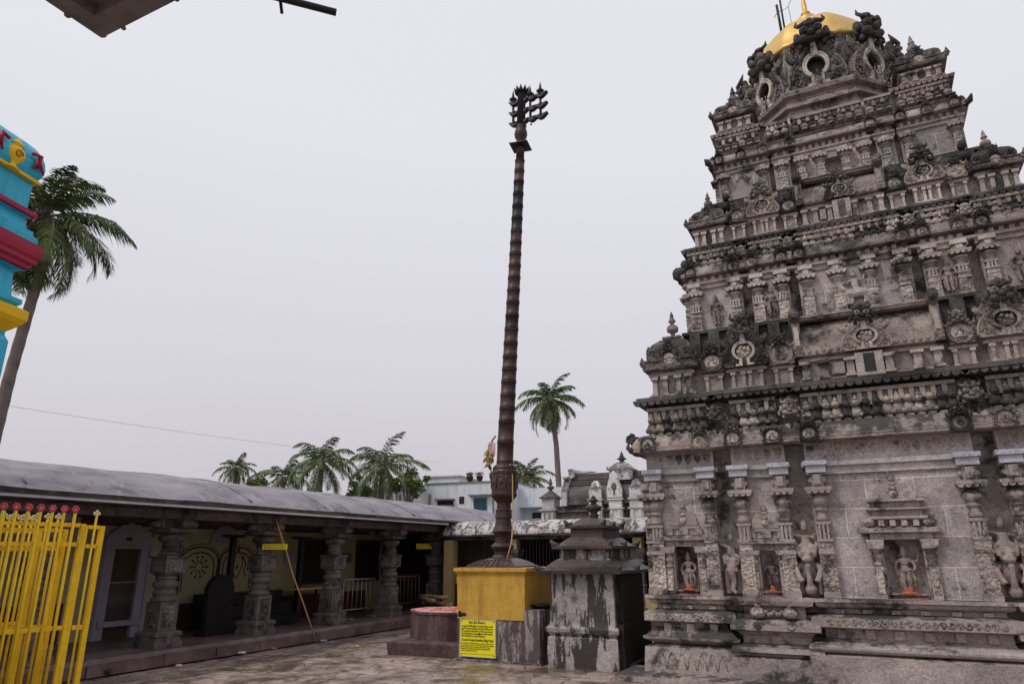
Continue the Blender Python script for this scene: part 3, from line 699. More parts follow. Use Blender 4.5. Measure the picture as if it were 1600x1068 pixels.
# --- the repeating crown of a storey: cornice, figure frieze, petal ledge, row of miniature shrines
def seated(m, x, y, z, s, mi, r):
    """small crouching lion or dwarf of the frieze"""
    k = r.random()
    m.ell((x, y, z + .3 * s), (.3 * s, .28 * s, .32 * s), 6, mi=mi); m.ell((x, y - .14 * s, z + .74 * s), (.2 * s, .22 * s, .2 * s), 6, mi=mi)
    m.ell((x - .2 * s, y - .18 * s, z + .16 * s), (.13 * s, .2 * s, .14 * s), 5, mi=mi); m.ell((x + .2 * s, y - .18 * s, z + .16 * s), (.13 * s, .2 * s, .14 * s), 5, mi=mi)
    if k < .7: m.lathe((x, y - .08 * s, z + .88 * s), [(.14 * s, 0), (.1 * s, .12 * s), (.0, .3 * s)], 5, mi=mi)
    m.ell((x, y - .3 * s, z + .7 * s), (.08 * s, .1 * s, .07 * s), 5, mi=mi)
def frieze(x0, x1, y, z0, z1, seed, par=T, every=.118, mats=None, blocks=True):
    r = random.Random(seed); m = MB(); n = max(1, int((x1 - x0) / every)); h = z1 - z0
    m.box(x0, x1, y, y + .15, z0, z1, 0)
    for i in range(n):
        x = x0 + (i + .5) * (x1 - x0) / n; mi = 2 if r.random() < .45 else (1 if r.random() < .5 else 0)
        seated(m, x, y - .05, z0 + .02, h * .66, mi, r)
        if blocks and i < n - 1:
            xb = x0 + (i + 1) * (x1 - x0) / n; m.box(xb - .028, xb + .028, y - .05, y, z0 + h * (.45 + .1 * (i % 2)), z1 - .02, r.choice((0, 1)))
        m.box(x - .045, x + .045, y - .1, y, z0 - .0, z0 + .025, 0)
    if blocks:
        m.box(x0, x1, y - .07, y, z1 - .05, z1 - .002, 0)
    return m.build('figure_frieze', mats or [MIDST, STONE, DARK], par)
def kapota(rects, hw, z0, z1, out, name='cornice', mats=None):
    h = z1 - z0
    for i_, (a, b) in enumerate(rects):
        r = bay_rect(a, b, hw + .012 * (i_ % 2)) if -hw + .01 < a and b < hw - .01 else bay_rect(a, b, hw); m = MB(); z0 += .003 * (1 if i_ % 2 else -1); z1 += .003 * (1 if i_ % 2 else -1)
        m.mould(r[0], r[1], r[2], r[3], [(.0, z0), (out * .92, z0 + .01), (out, z0 + .02 * 1), (out, z0 + h * .16), (out * .93, z0 + h * .19), (out * .95, z0 + h * .24), (out * .95, z0 + h * .30), (out * .88, z0 + h * .34), (out * .8, z0 + h * .55), (out * .6, z0 + h * .78), (out * .35, z0 + h * .93), (.1 * out, z1)])
        m.build(name, mats or MIDST, T)
def mini_shrine_base(x, wd, y, z0, z1, dep=.4):
    m = MB(); h = z1 - z0; hw = wd / 2
    m.mould(x - hw, x + hw, y, y + dep, [(.03, z0), (.03, z0 + h * .1), (0, z0 + h * .12), (-.02, z0 + h * .16), (-.02, z0 + h * .78), (.02, z0 + h * .8), (.03, z0 + h * .9), (.0, z0 + h * .92), (.0, z1)])
    return m
def small_pils(m, xs, y, z0, z1, w, mi=0):
    h = z1 - z0
    for x in xs:
        m.box(x - w / 2, x + w / 2, y - w * .7, y + .05, z0 + h * .12, z0 + h * .78, mi); m.box(x - w * .8, x + w * .8, y - w * 1.1, y + .05, z0 + h * .66, z0 + h * .78, mi)
        m.box(x - w * .7, x + w * .7, y - w, y + .05, z0 + h * .06, z0 + h * .16, mi)
FIN = [(.04, 0), (.08, .02), (.05, .05), (.05, .09), (.12, .12), (.135, .17), (.11, .22), (.045, .25), (.045, .28), (.085, .30), (.06, .35), (.03, .37), (.05, .39), (.03, .44), (.0, .50)]
def kuta(x, y, half, z0, z1, z2, fin=True, sgn=-1, fh=.5):
    """square corner shrine: base z0-z1, domed roof z1-z2, finial"""
    m = mini_shrine_base(x, 2 * half * .9, y - half * .9, z0, z1, 2 * half * .9)
    small_pils(m, [x - half * .72, x - half * .28, x + half * .28, x + half * .72], y - half * .9 + .02, z0, z1, half * .2, 1)
    m.box(x - half * .15, x + half * .15, y - half * .92, y - half * .8, z0 + .05, z1 - .08, 2)
    o = m.build('corner_shrine', [MIDST, STONE, DARK], T)
    h = z2 - z1; rf = MB(); hh = half
    rf.mould(x - hh, x + hh, y - hh, y + hh, [(-.03, z1), (.05, z1 + .005), (.06, z1 + .03), (.06, z1 + h * .18), (.03, z1 + h * .2), (.03, z1 + h * .24), (.05, z1 + h * .26), (.05, z1 + h * .3), (-.01, z1 + h * .33),
             (.0, z1 + h * .45), (-.02, z1 + h * .62), (-.08 * hh / .36, z1 + h * .78), (-.18 * hh / .36, z1 + h * .93), (-.27 * hh / .36, z1 + h)], 0)
    for s in (-1, 1):
        rf.ell((x + s * (hh + .05), y - hh - .05, z1 + h * .2), (.05, .05, .06), 6); rf.lathe((x + s * (hh + .06), y - hh - .06, z1 + h * .2), [(.05, 0), (.02, .08), (0, .12)], 5)
        spiral(rf, x + s * hh * .7, z1 + h * .5, hh * .16, s, 0, y - hh + .0); 
    rf.box(x - hh * .4, x + hh * .4, y - hh * .4, y + hh * .4, z2 - .005, z2 + .025)
    rf.build('shrine_roof', DARKC, o)
    if fin:
        f = MB(); k = fh * half / .36 / .5 * .62; f.lathe((x, y, z2 + .02), [(r * k * 1.15, z * k * 1.5) for r, z in FIN], 12); f.build('finial', MIDST, o)
    sub_gable(o, x, y - hh - .03, z1 - .0, hh * .8, h * .72)
    sub_gable(o, x - hh - .03, y, z1 - .0, hh * .8, h * .72, -pi / 2)
    return o
def panjara(x, wd, y, z0, z1, z2, kind='disc'):
    """narrow shrine: little pavilion with an arch gable on top"""
    m = mini_shrine_base(x, wd * .8, y, z0, z1, .35); small_pils(m, [x - wd * .3, x + wd * .3] + ([x - wd * .07, x + wd * .07] if wd > .4 else []), y + .01, z0, z1, wd * (.12 if wd < .4 else .07), 1)
    m.box(x - wd * .28, x + wd * .28, y - .07, y + .05, z0 + .0, z0 + .03, 1)
    m.box(x - wd * .35, x + wd * .35, y + .02, y + .4, z1, z1 + (z2 - z1) * .8, 0)
    o = m.build('small_shrine', [MIDST, STONE], T)
    gable(T, x, y - .03, z1, wd * (1.12 if wd < .4 else 1), (z2 - z1) * 1.08, 0, 'medal' if wd < .4 else kind, True, .62)
    return o
def sala(hw, y, z0, z1, z2, gw):
    m = mini_shrine_base(0, 2 * hw, y, z0, z1, .6); small_pils(m, [-hw * .93, -hw * .66, -gw * .42, gw * .42, hw * .66, hw * .93], y + .01, z0, z1, hw * .11, 1)
    m.box(-gw * .3, gw * .3, y - .1, y, z0, z1 - .04, 1); m.box(-gw * .12, gw * .12, y - .11, y - .09, z0 + .05, z1 - .06, 2)
    m.box(-hw * .55, -gw * .55, y - .03, y, z0 + .08, z1 - .12, 1)
    o = m.build('barrel_shrine', [MIDST, STONE, DARK], T)
    h = z2 - z1; rf = MB(); x1 = hw * 1.0
    ol = [(y - .04, z1), (y - .06, z1 + .02), (y - .06, z1 + h * .2), (y - .03, z1 + h * .22), (y - .03, z1 + h * .28), (y - .0, z1 + h * .3), (y - .0, z1 + h * .5), (y + .03, z1 + h * .7), (y + .1, z1 + h * .86), (y + .2, z1 + h * .97), (y + .34, z2), (y + .6, z2), (y + .6, z1)]
    rf.prism(ol, -x1, x1, 0, 'x')
    n = int(2 * hw / .09)
    for i in range(n): rf.ell((-x1 + (i + .5) * 2 * x1 / n, y - .062, z1 + h * .11), (.033, .015, h * .05), 5)
    for s in (-1, 1):
        rf.box(s * x1 - .055, s * x1 + .055, y - .1, y + .5, z1, z1 + h * .22, 1); rf.box(s * x1 - .05, s * x1 + .05, y - .05, y + .5, z1 + h * .2201, z1 + h * .95, 2)
        rf.box(s * x1 - .03, s * x1 + .03, y - .07, y - .04, z1 + h * .3, z1 + h * .8, 3)
        rf.tube([(s * x1, y + .0, z1 + h * .95), (s * x1, y - .05, z1 + h * 1.1), (s * x1, y - .14, z1 + h * 1.16), (s * x1, y - .18, z1 + h * 1.08)], [.07, .08, .07, .04], 7, 1)
        rf.ell((s * x1, y - .15, z1 + h * 1.1), (.07, .08, .09), 7, mi=1)
    rf.box(-x1, x1, y + .02, y + .4, z2 + .0005, z2 + .03, 3); rf.box(-x1 - .02, x1 + .02, y - .01, y + .4, z2 + .0305, z2 + .055, 0)
    rf.build('barrel_roof', [MIDST, DARKC, MIDST, PALE], o)
    gable(T, 0, y - .08, z1, gw, h * .84, 0, 'disc', True, .55)
    return o

# storey one crown
kapota(BAYS0, HB, 3.02, 3.30, .21)
for x in (-3.05, -2.3, -1.84, -1.32, -.86, .86, 1.32, 1.84, 2.3, 3.05): gable(T, x, -HB - .19, 3.02, .27, .30, 0, 'medal', True, .7, depth=.5)
for y in (-3.05, -2.3): gable(T, -HB - .19, y, 3.02, .27, .30, -pi / 2, 'medal', True, .7, depth=.5)
for s in (-1, 1):
    mm = MB(); mm.tube([(s * 3.24, -3.24, 3.04), (s * 3.31, -3.31, 3.06), (s * 3.35, -3.35, 3.11), (s * 3.34, -3.34, 3.17)], [.05, .045, .035, .01], 6)
    mm.ell((s * 3.24, -3.24, 3.12), .06, 7); mm.build('corner_horn', DARK, T)
for i, (a, b) in enumerate(BAYS0): frieze(a + .02, b - .02, -HB + .1, 3.30, 3.72, 40 + i)
for y in (-2.9, -2.5): 
    pass
def ledge(rects, hw, z0, z1, out, rp, mats=None):
    for i_, (a, b) in enumerate(rects):
        r = bay_rect(a, b, hw + .012 * (i_ % 2)) if -hw + .1 < a and b < hw - .1 else (a, b, -hw, -hw + .7); m = MB(); z0 += .004 * (1 if i_ % 2 else -1); z1 += .004 * (1 if i_ % 2 else -1)
        m.mould(r[0], r[1], r[2], r[3], [(-.06, z0), (out - .02, z0 + (z1 - z0) * .45), (out, z0 + (z1 - z0) * .5), (out, z0 + (z1 - z0) * .7), (out - .04, z0 + (z1 - z0) * .72), (out - .04, z1), (out - .1, z1 + .001)])
        scallops(m, a - out, b + out, -hw - out + .005, z0 + (z1 - z0) * .5, rp, .04, 0)
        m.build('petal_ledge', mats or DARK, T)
ledge([(-3.12, -2.2), (-2.0, -1.14), (-.95, .95), (1.14, 2.0), (2.2, 3.12)], 3.02, 3.74, 3.88, .16, .055)
# grotesque brackets standing between the shrines
for i, x in enumerate((-2.08, -1.07, 1.07, 2.08)):
    gr = MB(); gr.merge(MASKMB, Matrix.Translation((x, -3.06, 3.42)) @ Matrix.Diagonal((.3, .3, .32, 1)), 0)
    for s in (-1, 1): gr.tube([(x + s * .05, -3.0, 3.35), (x + s * .08, -3.03, 3.2), (x + s * .04, -3.02, 3.05)], [.05, .04, .03], 6)
    gr.build('grotesque_bracket', STONE, T)
for s in (-1, 1): kuta(s * 2.7, -2.68, .36, 3.88, 4.3, 4.88)
for s in (-1, 1):
    panjara(s * 2.08, .34, -2.95, 3.88, 4.2, 4.6); panjara(s * 1.6, .64, -3.0, 3.88, 4.22, 4.74); panjara(s * 1.1, .34, -2.95, 3.88, 4.2, 4.6)
sala(.86, -3.02, 3.88, 4.24, 4.8, .56)
# side-face shrines that show past the corner
gable(T, -2.98, -2.1, 4.2, .34, .4, -pi / 2, 'disc'); gable(T, -3.0, -1.6, 4.22, .64, .55, -pi / 2, 'disc')
def dentils(hw, z0, z1, n, seed):
    r = random.Random(seed); m = MB(); m.mould(-hw, hw, -hw, hw, [(0, z0), (0, z1 - .06), (.06, z1 - .05), (.06, z1)])
    for i in range(n):
        x = -hw + (i + .5) * 2 * hw / n; m.box(x - hw / n * .55, x + hw / n * .55, -hw - .12, -hw, z0 + .1, z1 - .055)
        m.box(-hw - .12, -hw, x - hw / n * .55, x + hw / n * .55, z0 + .1, z1 - .055)
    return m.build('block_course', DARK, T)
dentils(2.52, 4.5, 5.0, 17, 2)

# storey two wall
H2 = 2.44; Z20, Z21 = 5.0, 5.74
BAYS1 = [(-2.44, -1.6), (-1.46, -.9), (-.76, .76), (.9, 1.46), (1.6, 2.44)]
P2 = pilaster_mb(.15, Z20, Z21, 0).mesh('pilaster', [STONE, CARVED])
for a, b in BAYS1:
    r = bay_rect(a, b, H2); m = MB(); m.box(r[0], r[1], r[2], r[3] if a > -2.4 and b < 2.4 else -1.6, Z20, Z21); m.build('wall_panel', WALL, T)
    m = MB(); m.mould(r[0], r[1], r[2], r[3], [(.03, Z21), (.03, Z21 + .07), (.07, Z21 + .075), (.07, Z21 + .12), (.0, Z21 + .122), (.0, 5.93)])
    n = int((b - a) / .11)
    for i in range(n):
        x = a + (i + .5) * (b - a) / n; m.box(x - .03, x + .03, -H2 - .06, -H2, Z21 + .125, 5.92, 0)
    m.build('beam', STONE, T)
PX2 = (-2.33, -1.7, -1.36, -1.0, -.64, -.22, .22, .64, 1.0, 1.36, 1.7, 2.33)
for x in PX2: link('pilaster', P2, T, (x, -H2, 0))
for y in (-2.33, -1.7, -1.36): link('pilaster', P2, T, (-H2, y, 0), -pi / 2)
for x in PX2: m = MB(); m.box(x - .1, x + .1, -H2 - .14, -H2 - .02, Z21 + .002, Z21 + .068); m.build('abacus_block', STONE, T)
horse = MB()   # rider on a horse, relief in the middle of storey two
horse.ell((0, 0, .16), (.17, .06, .08), 9)
for x in (-.12, -.07, .08, .13): horse.tube([(x, 0, .14), (x + .02, 0, .06), (x, 0, 0)], [.03, .02, .02], 6)
horse.tube([(-.13, 0, .2), (-.2, -.02, .28)], [.05, .035], 7); horse.ell((-.23, -.02, .27), (.05, .03, .03), 7); horse.tube([(.16, 0, .2), (.22, 0, .12)], [.025, .01], 5)
horse.tube([(0, 0, .2), (.0, -.01, .34)], [.05, .045], 7); horse.ell((0, -.01, .4), .04, 7); horse.tube([(.04, -.02, .33), (.1, -.04, .3), (.12, -.03, .38)], [.02, .018, .015], 5); horse.tube([(-.04, -.02, .33), (-.1, -.04, .28)], [.02, .015], 5)
HR = smooth_remesh(horse, .009, 'horse_rider'); HR.materials.clear(); HR.materials.append(STONE)
link('horse_rider', HR, T, (0, -H2 - .05, 5.1), 0, 1.15)
for x, v in ((-2.02, 0), (-1.18, 1), (1.18, 2), (2.02, 0)): link('statue', ST[v], T, (x, -H2 - .03, 5.08), 0, .5)
kapota(BAYS1, H2, 5.93, 6.13, .15)
for x in (-2.36, -1.68, -1.4, -.96, -.7, .7, .96, 1.4, 1.68, 2.36): gable(T, x, -H2 - .13, 5.93, .22, .24, 0, 'medal', True, .7, depth=.4)
for y in (-2.36, -1.68, -1.3): gable(T, -H2 - .13, y, 5.93, .22, .24, -pi / 2, 'medal', True, .7, depth=.4)
for s in (-1, 1): mm = MB(); mm.tube([(s * 2.53, -2.53, 5.95), (s * 2.6, -2.6, 5.98), (s * 2.63, -2.63, 6.05)], [.055, .055, .015], 6); mm.ell((s * 2.52, -2.52, 6.08), .09, 7); mm.ell((s * 2.45, -2.45, 6.22), .09, 7); mm.build('corner_horn', DARK, T)
for i, (a, b) in enumerate(BAYS1): frieze(a + .02, b - .02, -H2 + .08, 6.13, 6.43, 60 + i, T, .1)
ledge([(-2.4, -1.66), (-1.56, -.8), (-.66, .66), (.8, 1.56), (1.66, 2.4)], 2.34, 6.42, 6.53, .11, .045)
for x in (-1.55, -.84, .84, 1.55): gr = MB(); gr.merge(MASKMB, Matrix.Translation((x, -2.4, 6.2)) @ Matrix.Diagonal((.22, .22, .24, 1)), 0); gr.build('grotesque_bracket', STONE, T)
for s in (-1, 1):
    kuta(s * 2.05, -2.03, .285, 6.53, 6.9, 7.32, True, -1, .5)
    panjara(s * 1.56, .27, -2.3, 6.53, 6.86, 7.16); panjara(s * 1.15, .5, -2.34, 6.53, 6.88, 7.3, 'disc'); panjara(s * .76, .27, -2.3, 6.53, 6.86, 7.16)
sala(.58, -2.32, 6.53, 6.9, 7.34, .42)
gable(T, -2.3, -1.55, 6.86, .27, .34, -pi / 2, 'disc')
dentils(1.95, 7.0, 7.46, 13, 3)
for s in (-1, 1):   # crouching bulls on the corners beside the third storey
    bl = MB(); bl.ell((s * 1.72, -2.1, 7.3), (.1, .14, .1), 8); bl.ell((s * 1.72, -2.22, 7.42), .07, 7)
    bl.tube([(s * 1.72, -2.1, 7.36), (s * 1.75, -2.14, 7.5), (s * 1.78, -2.1, 7.58)], [.05, .04, .02], 6)
    bl.build('crouching_bull', DARK, T)

# storey three
H3 = 1.86; Z30, Z31 = 7.46, 8.04
BAYS2 = [(-1.86, -1.0), (-.92, -.66), (-.56, .56), (.66, .92), (1.0, 1.86)]
P3 = pilaster_mb(.13, Z30, Z31, 0).mesh('pilaster', [STONE, CARVED])
for i, (a, b) in enumerate(BAYS2):
    r = bay_rect(a, b, H3)
    if i == 2: m = niche_panel(a, b, 0, .24, Z30, Z31 - .12, Z31, H3); m.box(-.12, .12, -H3, -H3 + .262, Z30, Z30 + .2)
    else: m = MB(); m.box(r[0], r[1], r[2], r[3], Z30, Z31)
    m.build('wall_panel', WALL, T)
    m = MB(); m.mould(r[0], r[1], r[2], r[3], [(.025, Z31), (.025, Z31 + .06), (.055, Z31 + .065), (.055, Z31 + .1), (.0, Z31 + .102), (.0, 8.23)])
    for k in range(int((b - a) / .1)):
        x = a + (k + .5) * (b - a) / int((b - a) / .1); m.box(x - .025, x + .025, -H3 - .05, -H3, Z31 + .105, 8.22)
    m.build('beam', STONE, T)
PX3 = (-1.76, -1.1, -.79, -.48, -.19, .19, .48, .79, 1.1, 1.76)
for x in PX3: link('pilaster', P3, T, (x, -H3, 0))
for y in (-1.76, -1.1): link('pilaster', P3, T, (-H3, y, 0), -pi / 2)
kapota(BAYS2, H3, 8.23, 8.42, .13)
for x in (-1.8, -1.42, -1.05, -.62, .62, 1.05, 1.42, 1.8): gable(T, x, -H3 - .11, 8.23, .2, .22, 0, 'medal', True, .6, depth=.35)
gable(T, -H3 - .11, -1.8, 8.23, .2, .22, -pi / 2, 'medal', True, .6, depth=.35)
for s in (-1, 1): mm = MB(); mm.tube([(s * 1.93, -1.93, 8.26), (s * 2.0, -2.0, 8.28), (s * 2.03, -2.03, 8.36)], [.05, .05, .015], 6); mm.ell((s * 1.9, -1.9, 8.36), .08, 7); mm.build('corner_horn', DARK, T)
m = MB(); m.mould(-1.72, 1.72, -1.72, 1.72, [(0, 8.42), (0, 8.5), (.04, 8.52), (.04, 8.56), (0, 8.57), (0, 8.84)]); m.build('block_course', STONE, T)
for i, (a, b) in enumerate(((-1.84, -1.06), (-1.0, -.6), (-.56, .56), (.6, 1.0), (1.06, 1.84))):
    frieze(a, b, -1.76 if i in (0, 4) else -1.8, 8.56 if i in (0, 4) else 8.56, 8.86, 80 + i, T, .125, [MIDST, STONE, DARKC], True)
ledge([(-1.82, -1.08), (1.08, 1.82)], 1.76, 8.86, 8.95, .1, .04, MIDST)
for s in (-1, 1): kuta(s * 1.48, -1.5, .33, 8.95, 9.2, 9.64, True, -1, .5)
# octagonal neck and shoulder slabs
m = MB()
def octm(m, prof, mi=0): m.lathe((0, 0, 0), [(r / cos(pi / 8), z) for r, z in prof], 8, False, pi / 8, mi)
octm(m, [(1.42, 8.84), (1.42, 8.95), (1.48, 8.97), (1.48, 9.02), (1.4, 9.04), (1.38, 9.28), (1.46, 9.31), (1.46, 9.36), (1.39, 9.38), (1.39, 9.44), (1.34, 9.46), (1.34, 9.54), (1.43, 9.58), (1.45, 9.64), (1.4, 9.7), (1.2, 9.74)])
m.build('octagonal_plinth', MIDST, T)
m = MB(); octm(m, [(1.12, 9.7), (1.12, 10.2), (1.1, 10.7), (1.12, 10.86)])
for k in range(8):
    a = pi / 8 + k * pi / 4; c_ = (1.16 * cos(a), 1.16 * sin(a))
    m.lathe((c_[0], c_[1], 9.72), [(.09, 0), (.09, 1.0), (.12, 1.05), (.12, 1.12)], 6, False)
    m.lathe((c_[0] * 1.1, c_[1] * 1.1, 9.74), [(.16, 0), (.16, .1), (.1, .18), (.03, .26)], 4, False, a)
m.build('octagonal_neck', STONE, T)
for k, a in enumerate((0, -45, 45, -90, 90)):
    A = radians(a); R_ = 1.27
    gx, gy = sin(A) * R_, -cos(A) * R_
    o = gable(T, gx, gy, 9.72, .92, 1.12, A, 'hole', True, .72)
    f = link('statue', ST[k % 3], o, (0, -.16, -.06), 0, (.38, .38, .30))
fg = MB()
fg.tube([(-.4 + .8 * i / 12, -1.37, 9.36 + .07 * sin(pi * i / 12) + .012 * (i % 2)) for i in range(13)], [.02 + .012 * (i % 2) for i in range(13)], 6)
fg.build('foliage_relief', STONE, T)
# gilded dome
d = MB(); n = 64; prof = [(1.1, 10.84), (1.22, 10.79), (1.28, 10.82), (1.29, 10.87), (1.23, 10.92), (1.19, 10.97), (1.14, 11.16), (1.06, 11.37), (.95, 11.55), (.8, 11.7), (.6, 11.85), (.4, 11.93), (.2, 11.97), (.1, 11.98)]
vs = []; fs = []
for k, (r, z) in enumerate(prof):
    for i in range(n):
        a = 2 * pi * i / n; q = (a + pi / 8) % (pi / 4) - pi / 8; oc = cos(pi / 8) / cos(q)
        bl_ = .75; rr = r * ((1 - bl_) + bl_ * oc) * 1.02; vs.append((rr * sin(a), -rr * cos(a), z))
for k in range(len(prof) - 1):
    for i in range(n): j = (i + 1) % n; fs.append((k * n + i, k * n + j, k * n + n + j, k * n + n + i))
fs.append(tuple(range(len(vs) - n, len(vs)))); fs.append(tuple(range(n - 1, -1, -1)))
d.add(vs, fs, True); DO = d.build('gilded_dome', GOLD, T)
f = MB(); f.lathe((0, 0, 11.96), [(.1, 0), (.14, .02), (.09, .05), (.1, .08), (.17, .13), (.2, .21), (.18, .3), (.1, .36), (.05, .38), (.1, .42), (.08, .47), (.045, .49), (.05, .65), (.028, .9), (.01, 1.6)], 18); f.build('dome_finial', GOLD, DO)
a = MB(); a.tube([(-.42, .05, 11.3), (-.46, .05, 14.2)], .022, 6); a.tube([(-.5, .05, 12.1), (-.52, .05, 12.9)], .03, 6)
a.tube([(-.46, .05, 12.7), (-.3, .03, 12.75), (-.2, .0, 12.95), (-.22, 0, 13.3)], .006, 4); a.tube([(-.3, .03, 12.75), (-.28, .03, 12.2), (-.27, .03, 11.6)], .005, 4)
a.tube([(-.6, .05, 12.6), (-.52, .05, 12.72), (-.4, .05, 12.72)], .007, 4)
a.build('lightning_rod', BLACK, T)

# ================================================================== FLAG POLE
FP = thing('flag_pole', 'very tall dark copper-clad temple flag pole with ringed shaft on the yellow block', 'flag pole', (-5.6, 10.9, 1.4))
B = MB(); B.mould(-.36, .36, -.36, .36, [(.1, 0), (.1, .025), (.06, .035), (-.02, .09), (-.12, .13), (-.2, .15)], 0)
for i in range(9):
    x = -.36 + i * .09; B.tube([(x * 1.2, -.46, .03), (x * .75, -.28, .12)], .012, 4)
B.build('foot_plate', SHROOF, FP)
def plx(z):  # the mast leans slightly toward the temple
    K = [(1.4, -5.62), (3.54, -5.55), (6.6, -5.36), (9.57, -5.19), (11.0, -5.15)]
    for (a, b), (c, d_) in zip(K, K[1:]):
        if z <= c: return b + (d_ - b) * (z - a) / (c - a)
    return K[-1][1]
def mast(m, prof, n=20, mi=0):
    k = len(m.v); m.lathe((0, 0, 0), prof, n, mi=mi)
    for i in range(k, len(m.v)):
        x, y, z = m.v[i]; m.v[i] = (x + plx(z) + 5.6, y, z - 1.4)
m = MB()
mast(m, [(.18, 1.5), (.18, 1.56), (.145, 1.6), (.145, 1.66), (.185, 1.70), (.205, 1.74), (.17, 1.78), (.135, 1.80), (.13, 1.9), (.17, 1.96), (.205, 1.985), (.185, 2.0), (.15, 2.08), (.13, 2.2), (.15, 2.21), (.14, 2.33), (.155, 2.34), (.128, 2.36), (.125, 2.46), (.18, 2.53), (.225, 2.58), (.23, 2.62), (.222, 2.63), (.222, 2.68), (.228, 2.69), (.228, 2.93), (.222, 2.94), (.232, 2.96), (.232, 3.0), (.21, 3.04), (.222, 3.06), (.2, 3.1), (.155, 3.13), (.15, 3.16)])
m.s = [False] * len(m.s)
for i in range(8):
    a = 2 * pi * i / 8 + .2
    m.ell((plx(2.8) + 5.6 + .2 * cos(a), .2 * sin(a), 1.41), (.045, .045, .08), 7); m.tube([(plx(2.8) + 5.6 + .232 * cos(a + .39), .232 * sin(a + .39), 1.31), (plx(2.8) + 5.6 + .232 * cos(a + .39), .232 * sin(a + .39), 1.52)], .012, 4)
m.build('ornate_foot', COPPER, FP)
for i in range(10):
    a = 2 * pi * i / 10
    pass
z = 3.16; k = 0; seg_mats = [COPPER, COPPER, COPPERD]
rp = random.Random(4)
dark_at = {9, 17, 18, 19, 20}
while z < 9.2:
    h = .37 if k < 2 else .255 + rp.uniform(-.02, .02)
    r = .148 - (z - 3.16) * .0091
    m = MB(); mast(m, [(r, z), (r + .009, z + .004), (r + .009, z + .014), (r + .002, z + .02), (r + .005, z + .028), (r + .005, z + .038), (r, z + .042), (r, z + h - .03), (r + .008, z + h - .025), (r + .008, z + h - .012), (r, z + h - .004)])
    m.build('shaft_section', COPPERD if k in dark_at else COPPER, FP); z += h; k += 1
zt = z
m = MB(); mast(m, [(.085, zt), (.082, 9.5), (.09, 9.54), (.085, 9.6), (.085, 9.66), (.12, 9.72), (.135, 9.8), (.12, 9.88), (.1, 9.93), (.11, 9.96), (.1, 9.99)]); m.build('shaft_head', COPPER, FP)
m = MB(); m.mould(-.14, .14, -.14, .14, [(.03, 8.07), (.05, 8.085), (.05, 8.1), (.0, 8.12)]); m.xf(Matrix.Translation((plx(9.5) + 5.6, 0, .02)) @ Matrix.Rotation(radians(10), 4, 'Z')); m.build('square_plate', COPPERD, FP)
m = MB(); mast(m, [(.09, 9.99), (.085, 10.74), (.1, 10.76), (.1, 10.79)])
px_ = plx(10.9) + 5.6
for i in range(10):
    a = 2 * pi * i / 10; m.tube([(px_ + .08 * cos(a), .08 * sin(a), 9.37), (px_ + .13 * cos(a), .13 * sin(a), 9.42), (px_ + .16 * cos(a), .16 * sin(a), 9.49)], [.045, .035, .004], 5)
m.build('lotus_cap', COPPERD, FP)
for z in (10.08, 10.33, 10.58):
    m = MB(); zz = z - 1.4
    xs0 = -.27; L = .80
    up = [(xs0 + L * i / 30, .028 + .008 * abs(sin(i * .5))) for i in range(31)]
    lo = [(xs0 + L * i / 30, .0 - .055 * abs(sin(i * pi / 7.5))) for i in range(31)]
    up[-1] = (up[-1][0] + .05, .05); up[0] = (up[0][0] - .03, .045)
    ol = [(px_ + a, zz + b) for a, b in up] + [(px_ + a, zz + b) for a, b in reversed(lo)]
    m.prism(ol, -.05, .05)
    for i, x in enumerate((-.16, .14, .28, .42)): m.ell((px_ + x, 0, zz + .02), (.055, .075, .03), 7)
    if z < 10.2:
        for x in (.1, .22): m.tube([(px_ + x, -.04, zz - .06), (px_ + x, -.04, zz - .13)], .006, 4); m.ell((px_ + x, -.04, zz - .15), .022, 6)
    m.build('cross_arm', COPPERD, FP)
for x in (-.2, .19, .42):
    m = MB(); m.tube([(px_ + x, 0, 8.66), (px_ + x, 0, 9.26)], .028, 8)
    m.lathe((px_ + x, 0, 9.23), [(.03, 0), (.06, .03), (.085, .06), (.05, .08), (.035, .11), (.02, .2), (.0, .3)], 10); m.build('pinnacle', COPPERD, FP)
rope = MB(); rope.tube([(px_ - .1 + .02 * 0, -.18, 0)] * 0 or [(-.02 + .21, -.1, 1.72), (.235, -.1, 1.5), (.25, -.13, 1.2), (.28, -.16, .8), (.27, -.22, .4), (.22, -.3, .12)], .012, 5)
tag(rope.build('rope', BAMBOO, None, (-5.6, 10.9, 1.4)), 'pale frayed rope hanging down the right side of the flag pole foot', 'rope')
lv = MB(); rl = random.Random(9)
for i in range(46):
    a = rl.uniform(0, 6.3); x0 = -.16 - rl.uniform(0, .12); z0 = 2.15 - rl.uniform(0, .35) + (x0 + .16) * .6
    p = Vector((x0, rl.uniform(-.06, .06), z0)); q = p + Vector((rl.uniform(-.07, .04), rl.uniform(-.05, .05), -rl.uniform(.06, .15)))
    w_ = Vector((.02, rl.uniform(-.02, .02), 0)); lv.add([p - w_, p + w_, (p + q) / 2 + w_ * 1.3, q, (p + q) / 2 - w_ * 1.3], [(0, 1, 2, 3, 4)])
lv.tube([(-.1, 0, 2.24), (-.17, 0, 2.16), (-.24, 0, 1.92)], .018, 5)
lv.build('dry_leaf_bunch', [LEAFD], None, (-5.6, 10.8, 1.4), False); o = bpy.data.objects['dry_leaf_bunch']; tag(o, 'bunch of dry yellow mango leaves tied to the left of the flag pole', 'leaf bunch')
cl = MB(); cl.add([(0, 0, 0), (.13, .02, -.02), (.14, 0, -.14), (.1, .03, -.26), (.05, .0, -.2), (.01, .02, -.3)], [(0, 1, 2, 3, 4, 5)])
